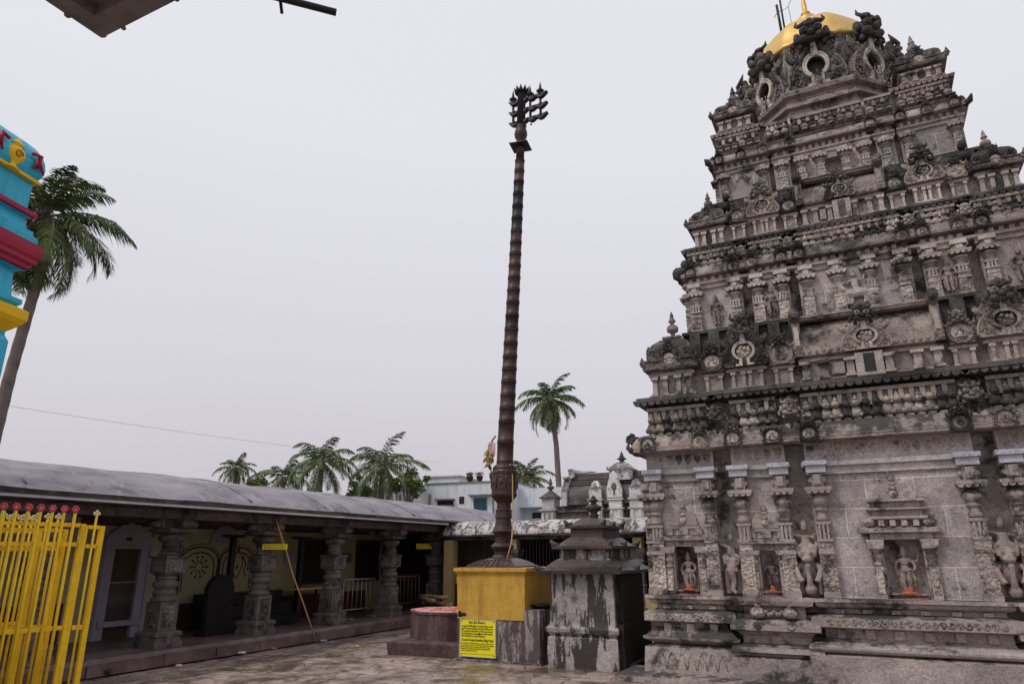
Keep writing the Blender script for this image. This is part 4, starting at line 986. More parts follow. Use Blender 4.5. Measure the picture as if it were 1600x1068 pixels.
PINKC = plain('faded_pink_cloth', (0.5, 0.33, 0.36), 0.8)
tag(cl.build('cloth_scrap', PINKC, None, (-5.82, 10.76, 3.53)), 'faded pink cloth scrap knotted on the flag pole beside dry leaves', 'cloth')

# base blocks
BL = thing('yellow_block', 'square block under the flag pole, yellow above and stained grey plaster below', 'block', (-5.45, 10.9, 0))
m = MB(); m.mould(-.68, .53, -.6, .75, [(0, .62), (.015, 1.30), (.03, 1.31), (.035, 1.335), (.06, 1.345), (.06, 1.40)]); m.build('upper_block', YELLOWP, BL)
m = MB(); m.box(-.68, .53, -.585, .75, 0, .6185, 0); m.box(.535, .8, -.63, .6, 0, .78, 0); m.box(-.7, .82, -.66, -.58, 0, .03)
m.build('grey_plinth', PLINTH, BL)
m = MB(); m.lathe((.68, -.25, .79), [(.12, 0), (.2, .04), (.21, .06), (.19, .06), (.1, .02)], 18); o = m.build('metal_dish', BLACK, None, (-5.45, 10.9, 0)); tag(o, 'shallow dark metal dish lying between the yellow block and the stone shrine', 'dish')
m = MB(); rr = random.Random(12)
for i in range(26): m.ell((-.66 + abs(rr.gauss(0, .05)), -.601, .66 + abs(rr.gauss(0, .05))), (rr.uniform(.01, .035), .003, rr.uniform(.01, .03)), 7)
m.build('soot_smudge', BLACK, BL)
# notice board
SB = thing('notice_board', 'bright yellow board with Telugu and English text fixed below the yellow block', 'notice board', (-5.74, 10.285, .34))
w_, h_ = .315, .265
m = MB(); m.box(-w_, w_, -.012, .008, -h_, h_); m.build('panel', SIGNY, SB)
m = MB()
m.box(-w_ - .012, w_ + .012, -.016, .01, h_, h_ + .01); m.box(-w_ - .012, w_ + .012, -.016, .01, -h_ - .012, -h_); m.box(-w_ - .012, -w_, -.016, .01, -h_, h_); m.box(w_, w_ + .012, -.016, .01, -h_, h_)
m.build('rim', plain('pale_rim', (.55, .53, .42), .5), SB)
m = MB()
for x in (-1, 1):
    for z in (-1, 1): m.ell((x * (w_ - .02), -.014, z * (h_ - .02)), (.01, .006, .01), 6)
m.ell((.03, -.013, .06), (.014, .004, .022), 6); m.build('screws', BLACK, SB)
def text_mesh(body, size, par, loc, rot, mat, name='lettering', bold=0.0, align='CENTER', wmax=None):
    cu = bpy.data.curves.new(name, 'FONT'); cu.body = body; cu.size = size; cu.align_x = align; cu.extrude = 0.0008; cu.offset = bold
    o = bpy.data.objects.new(name, cu); COL.objects.link(o); bpy.context.view_layer.update()
    me = bpy.data.meshes.new_from_object(o.evaluated_get(bpy.context.evaluated_depsgraph_get())); me.name = name
    bpy.data.objects.remove(o); me.materials.clear(); me.materials.append(mat)
    r = link(name, me, par, loc); r.rotation_euler = rot
    if wmax and len(me.vertices):
        xs = [v.co.x for v in me.vertices]; wd = max(xs) - min(xs)
        if wd > 0: r.scale = (wmax / wd, 1, 1)
    return r
R90 = (pi / 2, 0, 0)
text_mesh('రెండవ ధ్వజ స్తంభము', .05, SB, (-.01, -.0135, .215), R90, INK, bold=.0016, wmax=.30)
te = ['ఈ ఆలయంలో భీమేశ్వరస్వామి ఈ గుడి ధ్వజ స్తంభము వద్ద', 'దిశగా శ్రీ గార గర్భ గుడి విష్ణువు, అమ్మవారి ఈశాన్య మూలన', 'శ్రీ మండపమ్మ ఈ ధ్వజ స్తంభము తూర్పు ముఖముగా ఉంది', 'రెండవ ధ్వజ స్తంభము ఇది అంతరాలయం, ద్వారం వెలుపల', 'ద్వారా ప్రతిష్ఠించిన ఈ గుడి ధ్వజ స్తంభము']
for i, tl in enumerate(te): text_mesh(tl, .034, SB, (-w_ + .02, -.0135, .165 - .037 * i), R90, INK, bold=.0008, align='LEFT', wmax=(.57 if i < 4 else .43))
text_mesh('Second Dwaja Stambha (Flag Post)', .05, SB, (0, -.0135, -.045), R90, INK, bold=.0014, wmax=.57)
en = ['The Temple Sri Bhavanarayana is served with Vishnu, is', 'the deity at its corner. The Pole, facing East of this, temple', 'premises Place is down the sanctum side to Indra Temple', 'Narayana. The Second Dwaja Stambha was installed at the', 'north is facing this near here.']
for i, tl in enumerate(en): text_mesh(tl, .026, SB, (-w_ + .012, -.0135, -.085 - .027 * i), R90, INK, bold=.0004, align='LEFT', wmax=(.6 if i < 2 else (.53 if i < 4 else .3)))
RUSTI = plain('sign_rust_ink', (.5, .25, .03), .5, 0, 0, 5, 0)
text_mesh('DONATED FOR THE DEVOTEES OF THE TEMPLE COMMITTEE', .02, SB, (0, -.0135, -.238), R90, RUSTI, wmax=.57)

# offering altar
AL = thing('offering_altar', 'low two-step stone altar with vermilion stained top beside the yellow block', 'altar', (-6.9, 11.3, 0))
m = MB(); m.mould(-.62, .9, -.95, .6, [(.0, 0), (.02, .17), (.02, .2), (-.04, .22)]); m.build('lower_step', ALTAR, AL)
m = MB(); m.lathe((.1, -.1, .22), [(.75, 0), (.75, .40), (.77, .41), (.77, .45)], 8, False, pi / 8, sx=1.0, sy=.85); m.build('altar_block', ALTAR, AL)
m = MB(); m.lathe((.1, -.1, .67), [(.76, 0), (.75, .012)], 8, False, pi / 8, sx=1.0, sy=.85)
rr = random.Random(6)
for i in range(40): m.ell((.1 + rr.uniform(-.55, .5), -.1 + rr.uniform(-.5, .4), .685), (rr.uniform(.015, .05), rr.uniform(.01, .03), rr.uniform(.006, .02)), 5, mi=rr.choice((0, 1, 1)))
m.build('altar_top', [PINKT, ORANGE], AL)

# ================================================================== SMALL SHRINE
SH = thing('small_shrine', 'small dark stone shrine with stepped pyramid roof and rain-streaked plaster walls', 'shrine', (-3.93, 10.55, 0))
m = MB(); m.mould(-.52, .52, -.36, 1.2, [(.03, 0), (.03, .42), (.0, .45), (.05, .5), (.06, .55), (.05, .57), (.0, .6), (-.01, .66), (-.015, 1.32)]); m.build('shrine_body', SHRINE, SH)
m = MB(); m.box(.516, .58, -.15, .95, .03, 1.3); m.box(.53, .62, -.3, 1.15, .0, .62); m.build('shaded_side_panel', DARKIN, SH)  # near-black boxes put the shrine's shaded right side into colour
def eave(z0, hx, y0, y1, dr, rise, par, nm='roof_tier'):
    m = MB(); m.mould(-hx, hx, y0, y1, [(.0, z0 - .0), (.1 * dr, z0 + .005), (.105 * dr, z0 + .05), (.08 * dr, z0 + .06), (-.02 * dr, z0 + .10 * rise), (-.1 * dr, z0 + .17 * rise), (-.14 * dr, z0 + .2 * rise)], 0)
    for sx in (-1, 1):
        for yy in (y0, y1):
            s2 = -1 if yy == y0 else 1
            m.tube([(sx * (hx - .0), yy, z0 + .05), (sx * (hx + .07 * dr), yy + s2 * .07 * dr, z0 + .07), (sx * (hx + .115 * dr), yy + s2 * .115 * dr, z0 + .13)], [.05, .045, .02], 6)
        m.tube([(sx * hx * .99, (y0 + y1) / 2, z0 + .05), (sx * (hx + .09 * dr), (y0 + y1) / 2, z0 + .07), (sx * (hx + .11 * dr), (y0 + y1) / 2, z0 + .12)], [.045, .04, .015], 6)
    return m.build(nm, SHROOF, par)
eave(1.32, .58, -.4, 1.25, 1.0, 1.0, SH)
m = MB(); m.mould(-.43, .43, -.22, 1.1, [(0, 1.50), (0, 1.53), (-.03, 1.54), (-.03, 1.68)])
for x in (-.3, 0, .3): m.box(x - .06, x + .06, -.22, -.1, 1.54, 1.68)
m.build('roof_neck', SHRINE, SH)
eave(1.68, .40, -.2, 1.05, .9, .9, SH)
m = MB(); m.mould(-.26, .26, -.05, .85, [(0, 1.84), (0, 2.0)]); m.build('roof_neck', SHROOF, SH)
eave(1.99, .25, -.02, .8, .8, .8, SH)
m = MB(); m.lathe((0, .35, 2.12), [(.16, 0), (.14, .03), (.08, .05), (.07, .07), (.1, .09), (.06, .11), (.06, .14), (.12, .17), (.135, .205), (.13, .23), (.08, .26), (.045, .28), (.045, .3), (.085, .32), (.07, .345), (.03, .36), (.05, .375), (.03, .385), (.0, .42)], 16); m.build('finial', SHROOF, SH)
# stone landing and steps between shrine and tower
LS = thing('stone_steps', 'low dark wet stone steps between the small shrine and the tower', 'steps', (-3.2, 11.3, 0))
m = MB(); m.box(-.1, .35, -.9, 1.6, 0, .09); m.build('lower_slab', SHROOF, LS); m = MB(); m.box(.0, .5, -.5, 1.6, .0901, .2); m.build('upper_slab', SHROOF, LS)

# ================================================================== PILLARED GALLERY (left)
GA = thing('pillared_gallery', 'long low pillared stone gallery with curved grey cement roof on the left', 'gallery', (-9.95, 0, 0))
Y0, Y1 = -1.0, 19.6
m = MB(); m.prism([(0, 0), (.0, .16), (-.03, .22), (-3.0, .225), (-3.0, 0)], Y0, Y1)   # outline in (x,z), extruded along y
rq = random.Random(8)
y = Y0
while y < Y1:
    L = rq.uniform(.9, 1.7); m.box(-.02, .03 + rq.uniform(0, .02), y + .01, min(Y1, y + L) - .01, 0.0, .13 + rq.uniform(0, .04)); y += L
m.build('platform', PLAT, GA)
# roof: thick curved slab
top = [(.24, 2.46), (.16, 2.52), (.05, 2.6), (-.12, 2.69), (-.4, 2.81), (-.75, 2.91), (-1.15, 2.985), (-1.6, 3.03), (-2.1, 3.05), (-2.8, 3.03), (-3.6, 2.9)]
bot = [(.2, 2.44), (-.1, 2.43), (-.35, 2.42), (-3.6, 2.42)]
m = MB(); ny = 60
vs = []; fs = []
for j in range(ny + 1):
    y = Y0 + (Y1 - Y0) * j / ny; wob = .012 * sin(y * 1.7) + .01 * sin(y * 3.9 + 1)
    for k, (x, z) in enumerate(top): vs.append((x, y, z + wob * (1 if k > 0 else .6)))
nt_ = len(top)
for j in range(ny):
    for k in range(nt_ - 1): a = j * nt_ + k; fs.append((a, a + 1, a + nt_ + 1, a + nt_))
m.add(vs, fs, True)
m.prism([(top[0][0], top[0][1] - .001)] + [(.2, 2.425)] + [(-3.6, 2.42), (-3.6, 2.88)] + [(x, z - .02) for x, z in reversed(top[1:-1])], Y0 + .01, Y1 - .01)
for yj in (5.3, 9.15, 11.1, 12.7, 14.3, 15.7, 18.0):   # worn ribs where the cement was poured in lengths
    m.tube([(x, yj + .03 * sin(x * 5), z + .004) for x, z in top[1:]], .02, 5)
m.build('curved_roof', ROOF, GA, None, False)
m = MB(); yy = Y0
while yy < 15.75:
    L = rq.uniform(.5, 1.2); e = min(15.8, yy + L); m.box(.12, .245 + rq.uniform(-.008, .01), yy, e, 2.395 + rq.uniform(-.004, .004), 2.462 + rq.uniform(-.012, .008)); yy = e
m.build('eave_edge', MOSS, GA)
m = MB(); m.box(.10, .225, Y0, 15.8, 2.355, 2.394); m.build('drip_line', WLINE, GA)
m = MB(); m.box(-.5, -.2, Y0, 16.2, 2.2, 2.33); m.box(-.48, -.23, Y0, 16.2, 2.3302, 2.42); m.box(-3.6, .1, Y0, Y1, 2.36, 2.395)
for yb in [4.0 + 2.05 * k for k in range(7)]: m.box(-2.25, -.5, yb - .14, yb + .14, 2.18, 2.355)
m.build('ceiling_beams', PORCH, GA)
# rear wall with dado
XW = -2.25
m = MB(); m.box(XW - .2, XW, Y0, Y1, .225, 2.36); m.box(-3.0, .0, Y1 - .2, Y1 - .01, .225, 2.35); m.build('rear_wall', CREAM, GA)
m = MB(); m.box(XW, XW + .006, Y0, 7.6, .225, .86); m.box(XW, XW + .006, 9.3, 15.7, .225, .72)
m.box(XW, XW + .01, Y0, 15.7, 2.14, 2.36)
for i in range(70):
    y = 11.6 + i * .055; s = (1 if i % 2 else -1)
    m.tube([(XW + .008, y, .745 + .02 * s), (XW + .008, y + .055, .745 - .02 * s)], .006, 4, 1)
m.build('maroon_dado', [MAROON, CREAM], GA)
# ornate white doorway
D0 = thing('x', 'x', 'x'); bpy.data.objects.remove(D0)
def ogee(yc, hw, z0, z1, lob=5):
    pts = [(yc - hw, z0)]
    n = 22
    for i in range(n + 1):
        t_ = i / n; y = yc - hw + 2 * hw * t_
        z = z0 + (z1 - z0) * (sin(pi * t_) ** .6) * .82 + .03 * abs(sin(lob * pi * t_)); 
        if abs(t_ - .5) < .03: z = z1
        pts.append((y, z))
    pts.append((yc + hw, z0)); return pts
m = MB(); m.box(XW, XW + .1, 8.1, 8.3, .225, 1.8); m.box(XW, XW + .1, 8.82, 9.02, .225, 1.8); m.box(XW, XW + .1, 8.3, 8.82, 1.74, 1.8)
m.prism([(a, b) for a, b in ogee(8.56, .46, 1.801, 2.25)], XW, XW + .09, 0, 'x')
m.box(XW + .1, XW + .13, 8.1, 8.14, .225, 1.8); m.box(XW + .1, XW + .13, 8.98, 9.02, .225, 1.8)
m.box(XW, XW + .14, 8.16, 8.98, .43, .52)
dr = m.build('doorway', LAVEND, GA)
m = MB(); m.box(XW + .002, XW + .02, 8.3, 8.82, .225, 1.74); m.build('door_leaf', WOOD, dr)
m = MB(); 
for k in range(26): m.tube([(XW + .05, 8.31 + k * .02, .55), (XW + .05, 8.31 + k * .02, 1.15)], .003, 3)
for k in range(28): m.tube([(XW + .05, 8.3, .56 + k * .021), (XW + .05, 8.82, .56 + k * .021)], .003, 3)
m.box(XW + .04, XW + .06, 8.3, 8.82, 1.15, 1.17); m.build('wire_mesh', STEEL, dr)
m = MB(); m.box(XW + .09, XW + .1, 8.48, 8.6, 1.88, 1.94); m.build('number_plate', MAROON, dr)
m = MB(); m.box(XW + .0, XW + .13, 9.06, 9.5, 2.02, 2.1); m.box(XW, XW + .1, 9.06, 9.5, 1.95, 2.0); m.build('wooden_shelf', BAMBOO, GA)
# painted scalloped arches with pot and wheel motifs
m = MB()
def scal(yc, hw, z0, zs, off, thick, lob):
    pts = [(XW + .004, yc - hw + off, z0)]
    n = 40
    for i in range(n + 1):
        a = pi * i / n; r = (hw - off); w2 = .025 * abs(sin(lob * a)) if lob else 0
        pts.append((XW + .004, yc - (r - w2) * cos(a), zs + (r - w2) * .62 * sin(a)))
    pts.append((XW + .004, yc + hw - off, z0)); m.tube(pts, thick, 4, 0)
for yc in (10.22, 11.2): scal(yc, .46, .93, 1.5, 0, .016, 0); scal(yc, .46, .93, 1.46, .09, .014, 6); scal(yc, .46, .93, 1.55, -.02, .008, 0)
m.box(XW, XW + .012, 9.7, 9.735, .9, 1.85); m.box(XW, XW + .012, 9.78, 9.8, .9, 1.8)
for i in range(10):
    a = 2 * pi * i / 10; m.tube([(XW + .004, 10.22 + .07 * cos(a), 1.4 + .07 * sin(a)), (XW + .004, 10.22 + .16 * cos(a), 1.4 + .16 * sin(a))], .012, 4); m.ell((XW + .004, 10.22 + .2 * cos(a), 1.4 + .2 * sin(a)), (.004, .03, .03), 6)
m.tube([(XW + .004, 11.1, 1.65), (XW + .004, 11.05, 1.45), (XW + .004, 11.12, 1.25), (XW + .004, 11.2, 1.15), (XW + .004, 11.28, 1.25), (XW + .004, 11.35, 1.45), (XW + .004, 11.3, 1.65)], .014, 4)
m.ell((XW + .004, 11.2, 1.72), (.004, .05, .05), 6); m.ell((XW + .004, 11.2, 1.78), (.004, .03, .05), 6); m.ell((XW + .004, 11.2, 1.38), (.004, .035, .05), 6)
for s in (-1, 1): m.tube([(XW + .004, 11.2 + s * .13, 1.6), (XW + .004, 11.2 + s * .24, 1.45), (XW + .004, 11.2 + s * .2, 1.3), (XW + .004, 11.2 + s * .26, 1.18)], .016, 4)
m.build('painted_arches', MAROON, GA)
m = MB(); m.prism(ogee(10.75, .36, 1.86, 2.3, 3), XW, XW + .05, 0, 'x'); m.build('arched_plaque', LAVEND, GA)
# dark openings and notices further along the rear wall
for ya, yb in ((13.05, 13.98), (15.2, 16.1)):
    m = MB(); m.box(XW + .002, XW + .03, ya, yb, 1.0, 1.95, 0)
    for k in range(6): m.box(XW + .03, XW + .045, ya + (yb - ya) * (k + .4) / 6, ya + (yb - ya) * (k + .4) / 6 + .015, 1.0, 1.95, 1)
    m.box(XW + .0, XW + .06, ya - .05, ya, .96, 2.0, 1); m.box(XW + .0, XW + .06, yb, yb + .05, .96, 2.0, 1); m.box(XW, XW + .062, ya, yb, 1.95, 2.0, 1); m.box(XW, XW + .064, ya, yb, .95, 1.0, 1)
    m.build('barred_window', [BLACK, WOOD], GA)
m = MB(); m.box(XW, XW + .012, 16.3, 19.4, .225, 2.36); m.build('end_bay_shade', DARKIN, GA)  # near-black sheet over the wall paints the shade of the far end
# pillars
def gallery_pillar():
    m = MB()
    m.mould(-.27, .27, -.27, .27, [(.03, 0), (.03, .08), (0, .09), (.0, .16), (.02, .17), (.02, .22), (-.03, .24)])
    m.box(-.07, .07, -.31, .31, .05, .2); m.box(-.31, .31, -.07, .07, .05, .2)
    m.box(-.2, .2, -.2, .2, .24, .68); 
    for s in (-1, 1): m.box(s * .2 - .01, s * .2 + .01, -.12, .12, .3, .62, 1); m.box(-.12, .12, s * .2 - .01, s * .2 + .01, .3, .62, 1)
    m.lathe((0, 0, .68), [(.2, 0), (.235, .01), (.235, .05), (.2, .06), (.19, .1), (.215, .12), (.215, .16), (.18, .18), (.18, .2), (.225, .23), (.24, .27), (.225, .3), (.18, .32), (.18, .34), (.2, .35), (.2, .38), (.17, .4)], 16)
    m.lathe((0, 0, 1.07), [(.18, 0), (.25, .02), (.25, .04), (.2, .05)], 4, False, pi / 4)
    m.box(-.22, .22, -.22, .22, 1.12, 1.36, 0)
    for s in (-1, 1): m.box(s * .22 - .012, s * .22 + .012, -.15, .15, 1.15, 1.33, 1); m.box(-.15, .15, s * .22 - .012, s * .22 + .012, 1.15, 1.33, 1)
    m.box(-.245, .245, -.245, .245, 1.36, 1.39)
    m.lathe((0, 0, 1.39), [(.16, 0), (.2, .01), (.2, .035), (.165, .045), (.165, .07), (.19, .08), (.19, .1), (.15, .115), (.15, .15), (.18, .165), (.15, .18), (.15, .2), (.22, .235), (.25, .27), (.26, .3), (.24, .325), (.16, .34), (.16, .35)], 18)
    m.mould(-.26, .26, -.26, .26, [(-.1, 1.74), (.03, 1.77), (.05, 1.79), (.05, 1.82), (0, 1.83)])
    # four-way scrolled brackets
    for k in range(4):
        A = Matrix.Rotation(k * pi / 2, 4, 'Z'); q = MB()
        q.prism([(0, 1.83), (.3, 1.83), (.34, 1.86), (.43, 1.87), (.45, 1.92), (.42, 1.98), (.5, 2.0), (.52, 2.06), (.5, 2.11), (0, 2.11)], -.1, .1)
        q.lathe((0, 0, 0), [(.055, -.13), (.055, .13)], 10); i0 = len(q.v) - 20; q.xf(Matrix.Translation((.42, 0, 1.9)) @ Matrix.Rotation(pi / 2, 4, 'X'), i0)
        m.merge(q, A)
    return m
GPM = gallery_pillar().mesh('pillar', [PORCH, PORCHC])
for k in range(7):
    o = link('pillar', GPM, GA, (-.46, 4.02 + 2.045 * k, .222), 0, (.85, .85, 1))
m = MB()
for yb in (10.4, 12.35): m.box(-1.6, -1.48, yb - .06, yb + .06, .225, 2.1); m.box(-1.62, -1.46, yb - .22, yb + .22, 2.0, 2.06)
for yb in (10.4, 12.35):
    pass
m = MB(); m.box(-1.6, -1.5, 10.35, 10.45, .225, 1.96); m.mould(-1.62, -1.48, 10.25, 10.55, [(0, 1.9601), (.05, 1.99), (.05, 2.02)]); m.build('iron_post', BLACK, GA)
m = MB(); m.box(-1.6, -1.5, 12.3, 12.4, .225, 1.96); m.mould(-1.62, -1.48, 12.2, 12.5, [(0, 1.9601), (.05, 1.99), (.05, 2.02)]); m.build('iron_post', BLACK, GA)

# things standing in the gallery
BN = thing('stepped_bench', 'black stepped stand against the painted arches in the gallery', 'stand', (-11.2, 11.1, .225))
for i in range(3):
    m = MB(); m.box(-.9, .05 - i * .28, -1.0, 1.0, i * .22 + .0, i * .22 + .2); m.box(-.9, .07 - i * .28, -1.02, 1.02, i * .22 + .2, i * .22 + .2195); m.build('step', BLACK, BN)
SL = thing('rounded_slab', 'upright black slab with rounded top beside the second pillar', 'stone slab', (-11.0, 9.75, .225))
m = MB(); m.prism([(-.28, 0), (-.3, .75)] + [(.3 * -cos(pi * k / 10), .75 + .3 * sin(pi * k / 10)) for k in range(11)] + [(.28, 0)], -.06, .06, 0, 'x'); m.build('slab', BLACK, SL); m = MB(); m.box(-.15, .15, -.34, .34, 0, .07); m.build('foot', BLACK, SL)
def barricade(x, y, ln, lab, rz=0, mat=STEEL):
    t_ = thing('crowd_barrier', lab, 'barrier', (x, y, .225), rz, 'steel barriers standing in the gallery')
    m = MB(); m.tube([(0, 0, 0), (0, 0, .82), (0, .03, .85), (0, ln - .03, .85), (0, ln, .82), (0, ln, 0)], .018, 6); m.tube([(0, 0, .2), (0, ln, .2)], .014, 6); m.build('frame', mat, t_)
    m = MB(); n = int(ln / .16)
    for i in range(1, n): m.tube([(0, ln * i / n, .2), (0, ln * i / n, .84)], .009, 5)
    m.build('bars', mat, t_)
    m = MB()
    for yy in (.15, ln - .15): m.tube([(-.2, yy, .015), (.2, yy, .015)], .016, 5)
    m.build('feet', mat, t_)
    return t_
barricade(-10.75, 13.0, 1.15, 'grey steel barrier between the third and fourth gallery pillars')
barricade(-10.85, 14.5, 1.7, 'dim pink steel barrier behind the fourth gallery pillar', 0, plain('pinkish_steel', (.3, .16, .17), .5, .3))
m = MB(); m.box(-.02, .02, -.4, .4, -.08, .08); o = m.build('red_panel', MAROON, None, (-10.95, 15.7, 1.05)); tag(o, 'dark red cloth panel hung over the dim barrier at the gallery end', 'panel')
m = MB(); m.box(-.015, .015, -.2, .2, -.13, .13); o = m.build('wall_notice', LAVEND, None, (-12.17, 12.75, 1.58)); tag(o, 'small pale framed notice left of the first barred window', 'notice', 'framed notices')
m = MB(); m.box(-.015, .015, -.2, .2, -.12, .12); o = m.build('wall_notice', plain('dull_notice', (.12, .11, .08)), None, (-12.17, 14.75, 1.55)); tag(o, 'dull dark notice left of the second barred window', 'notice', 'framed notices')
TB = thing('long_table', 'plain orange-brown table under the first barred window', 'table', (-11.6, 12.8, .225))
m = MB(); m.box(-.35, .35, -.65, .65, .66, .7); m.build('tabletop', BAMBOO, TB)
for sx in (-.3, .3):
    for sy in (-.6, .6): m = MB(); m.box(sx - .02, sx + .02, sy - .02, sy + .02, 0, .66); m.build('leg', WOOD, TB)
def plaque(nm, lab, loc, wd, ht, rz, lines, tilt=0):
    t_ = thing(nm, lab, 'sign', loc, rz); t_.rotation_euler = (0, tilt, rz)
    m = MB(); m.box(-wd / 2, wd / 2, -.008, .008, -ht / 2, ht / 2); m.build('panel', SIGNY, t_)
    for i, l_ in enumerate(lines): text_mesh(l_, ht * .42, t_, (0, -.0095, ht * (.08 - .42 * i)), R90, INK, wmax=wd * .9)
    return t_
plaque('hanging_sign', 'narrow yellow Telugu sign across the second gallery pillar', (-10.08, 10.12, 1.77), .46, .1, radians(32), ['సెల్ ఫోన్లు వాడరాదు ఆలయంలో', 'నిశ్శబ్దముగా ఉండవలెను'])
plaque('hanging_sign', 'dim yellow sign hanging in the dark far corner of the gallery', (-10.6, 16.0, 1.83), .42, .14, radians(50), ['దర్శనము', 'క్యూ లైన్'])
bb = MB(); pts = [(-10.0, 10.0, 2.28), (-9.96, 10.12, 2.0), (-9.94, 10.3, 1.65), (-9.93, 10.5, 1.25), (-9.9, 10.8, .75), (-9.86, 11.22, .0)]
bb.tube(pts, [.008, .011, .013, .014, .014, .015], 6)
for i in range(14): bb.ell((-9.99 + .01 * i / 3, 10.02 + .01 * i, 2.2 - .028 * i), .016, 5, mi=1)
o = bb.build('bamboo_cane', [BAMBOO, ORANGE]); tag(o, 'thin curved bamboo cane leaning from the eave to the platform edge', 'cane')
LG = [(-9.98, 15.0, .57, .05, 1.3, -8), (-9.85, 15.1, .63, .045, 1.1, 10), (-9.75, 15.2, .46, .055, 1.2, 4), (-9.9, 15.25, .49, .04, 1.0, -3)]
for i, (x, y, z, r_, L, a) in enumerate(LG):
    m = MB(); m.tube([(-.55, 0, 0), (-.2, .05, .01), (.2, -.02, 0), (.6, .0, .0)], [r_ * .9, r_, r_ * .95, r_], 9)
    o = m.build('log', LOG, None, (x + .15, y, z)); o.rotation_euler = (0, 0, radians(-30 + a)); tag(o, ['longest pale log on top of the pile by the yellow column', 'knobbly log with whitish bark on the pile', 'thick cut log at the right of the pile bottom', 'thin log under the pile beside the yellow column'][i], 'log', 'logs piled by the yellow column')
RK = thing('log_rack', 'dark low stone bench carrying the log pile', 'bench', (-9.7, 15.25, .0)); m = MB(); m.box(-.35, .35, -.3, .4, .34, .42); m.build('seat', BLACK, RK)
for s in (-1, 1): m = MB(); m.box(s * .28 - .05, s * .28 + .05, -.25, .35, 0, .34); m.build('leg', BLACK, RK)

# ================================================================== BACK GALLERY
BG = thing('back_gallery', 'low dark gallery at the back with peeling limewashed roof and yellow columns', 'gallery', (-9.9, 15.9, 0))
XE = 9.0
tp = [(0, 2.09), (.0, 2.16), (.05, 2.22), (.12, 2.30), (.22, 2.37), (.36, 2.42), (.6, 2.45), (1.2, 2.46), (3.5, 2.46)]
m = MB(); nx_ = 60; vs = []; fs = []
for j in range(nx_ + 1):
    x = -.05 + XE * j / nx_; wb = .01 * sin(x * 2.3) + .008 * sin(x * 7)
    for k, (y, z) in enumerate(tp): vs.append((x, y + wb, z + wb * .6))
n_ = len(tp)
for j in range(nx_):
    for k in range(n_ - 1): a = j * n_ + k; fs.append((a, a + n_, a + n_ + 1, a + 1))
m.add(vs, fs, True); m.prism([(.02, 2.09), (.1, 2.07), (3.4, 2.07), (3.4, 2.44), (.6, 2.43), (.3, 2.36), (.14, 2.26), (.02, 2.15)], -.03, XE - .07, 0, 'x')
m.build('roof', ROOF2, BG, None, False)
m = MB(); x = -.05
while x < XE: L = rq.uniform(.3, .8); m.box(x, x + L, -.03, .1, 2.055 + rq.uniform(-.01, .01), 2.1 + rq.uniform(-.015, .015)); x += L
m.build('eave_edge', MOSS, BG)
m = MB(); m.box(-.1, XE, -.05, 3.4, 0, .24); m.build('platform', PLAT, BG)
m = MB(); m.box(-.0, XE, .15, .4, 1.97, 2.069); m.build('lintel', PORCH, BG)
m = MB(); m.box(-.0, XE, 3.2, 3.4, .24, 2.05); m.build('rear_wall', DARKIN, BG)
for i, x in enumerate((0.12, 1.95, 3.6, 5.15, 6.9)):
    m = MB()
    if i == 0: m.box(-.13, .13, .0, .3, .24, 1.97)
    else: m.box(-.1, .1, .1, .35, 1.74, 1.97)
    m.box(-.2, .2, -.03, .34, .2401, .34) if i == 0 else None
    if m.v: m.build('yellow_column', YELLOWL, BG, (x, 0, 0))
    if i:
        q = MB(); q.mould(-.12, .12, .1, .34, [(.03, .24), (.03, .45), (-.01, .46), (-.01, .9), (.02, .92), (-.02, .96), (-.02, 1.4), (.03, 1.44), (-.01, 1.5), (.05, 1.66), (.07, 1.739)]); q.build('stone_pillar', PORCH, BG, (x, 0, 0))
m = MB()   # iron window grilles and low yellow rail between the columns
for a, b in ((.3, 1.75), (2.1, 3.45), (3.8, 5.0)):
    for k in range(int((b - a) / .09)): m.box(a + k * .09, a + k * .09 + .014, .19, .204, .95, 1.96)
m.build('window_grille', BLACK, BG)
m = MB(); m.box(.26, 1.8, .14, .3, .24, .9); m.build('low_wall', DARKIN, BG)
m = MB(); m.box(4.0, 6.6, .12, .3, .24, .74); m.build('yellow_low_wall', YELLOWL, BG)
m = MB()
for k in range(7): m.box(.32 + k * .06, .35 + k * .06, .1, .13, .92, 1.04)
m.box(.3, .75, .1, .13, 1.04, 1.06); m.build('yellow_rail', YELP, BG)

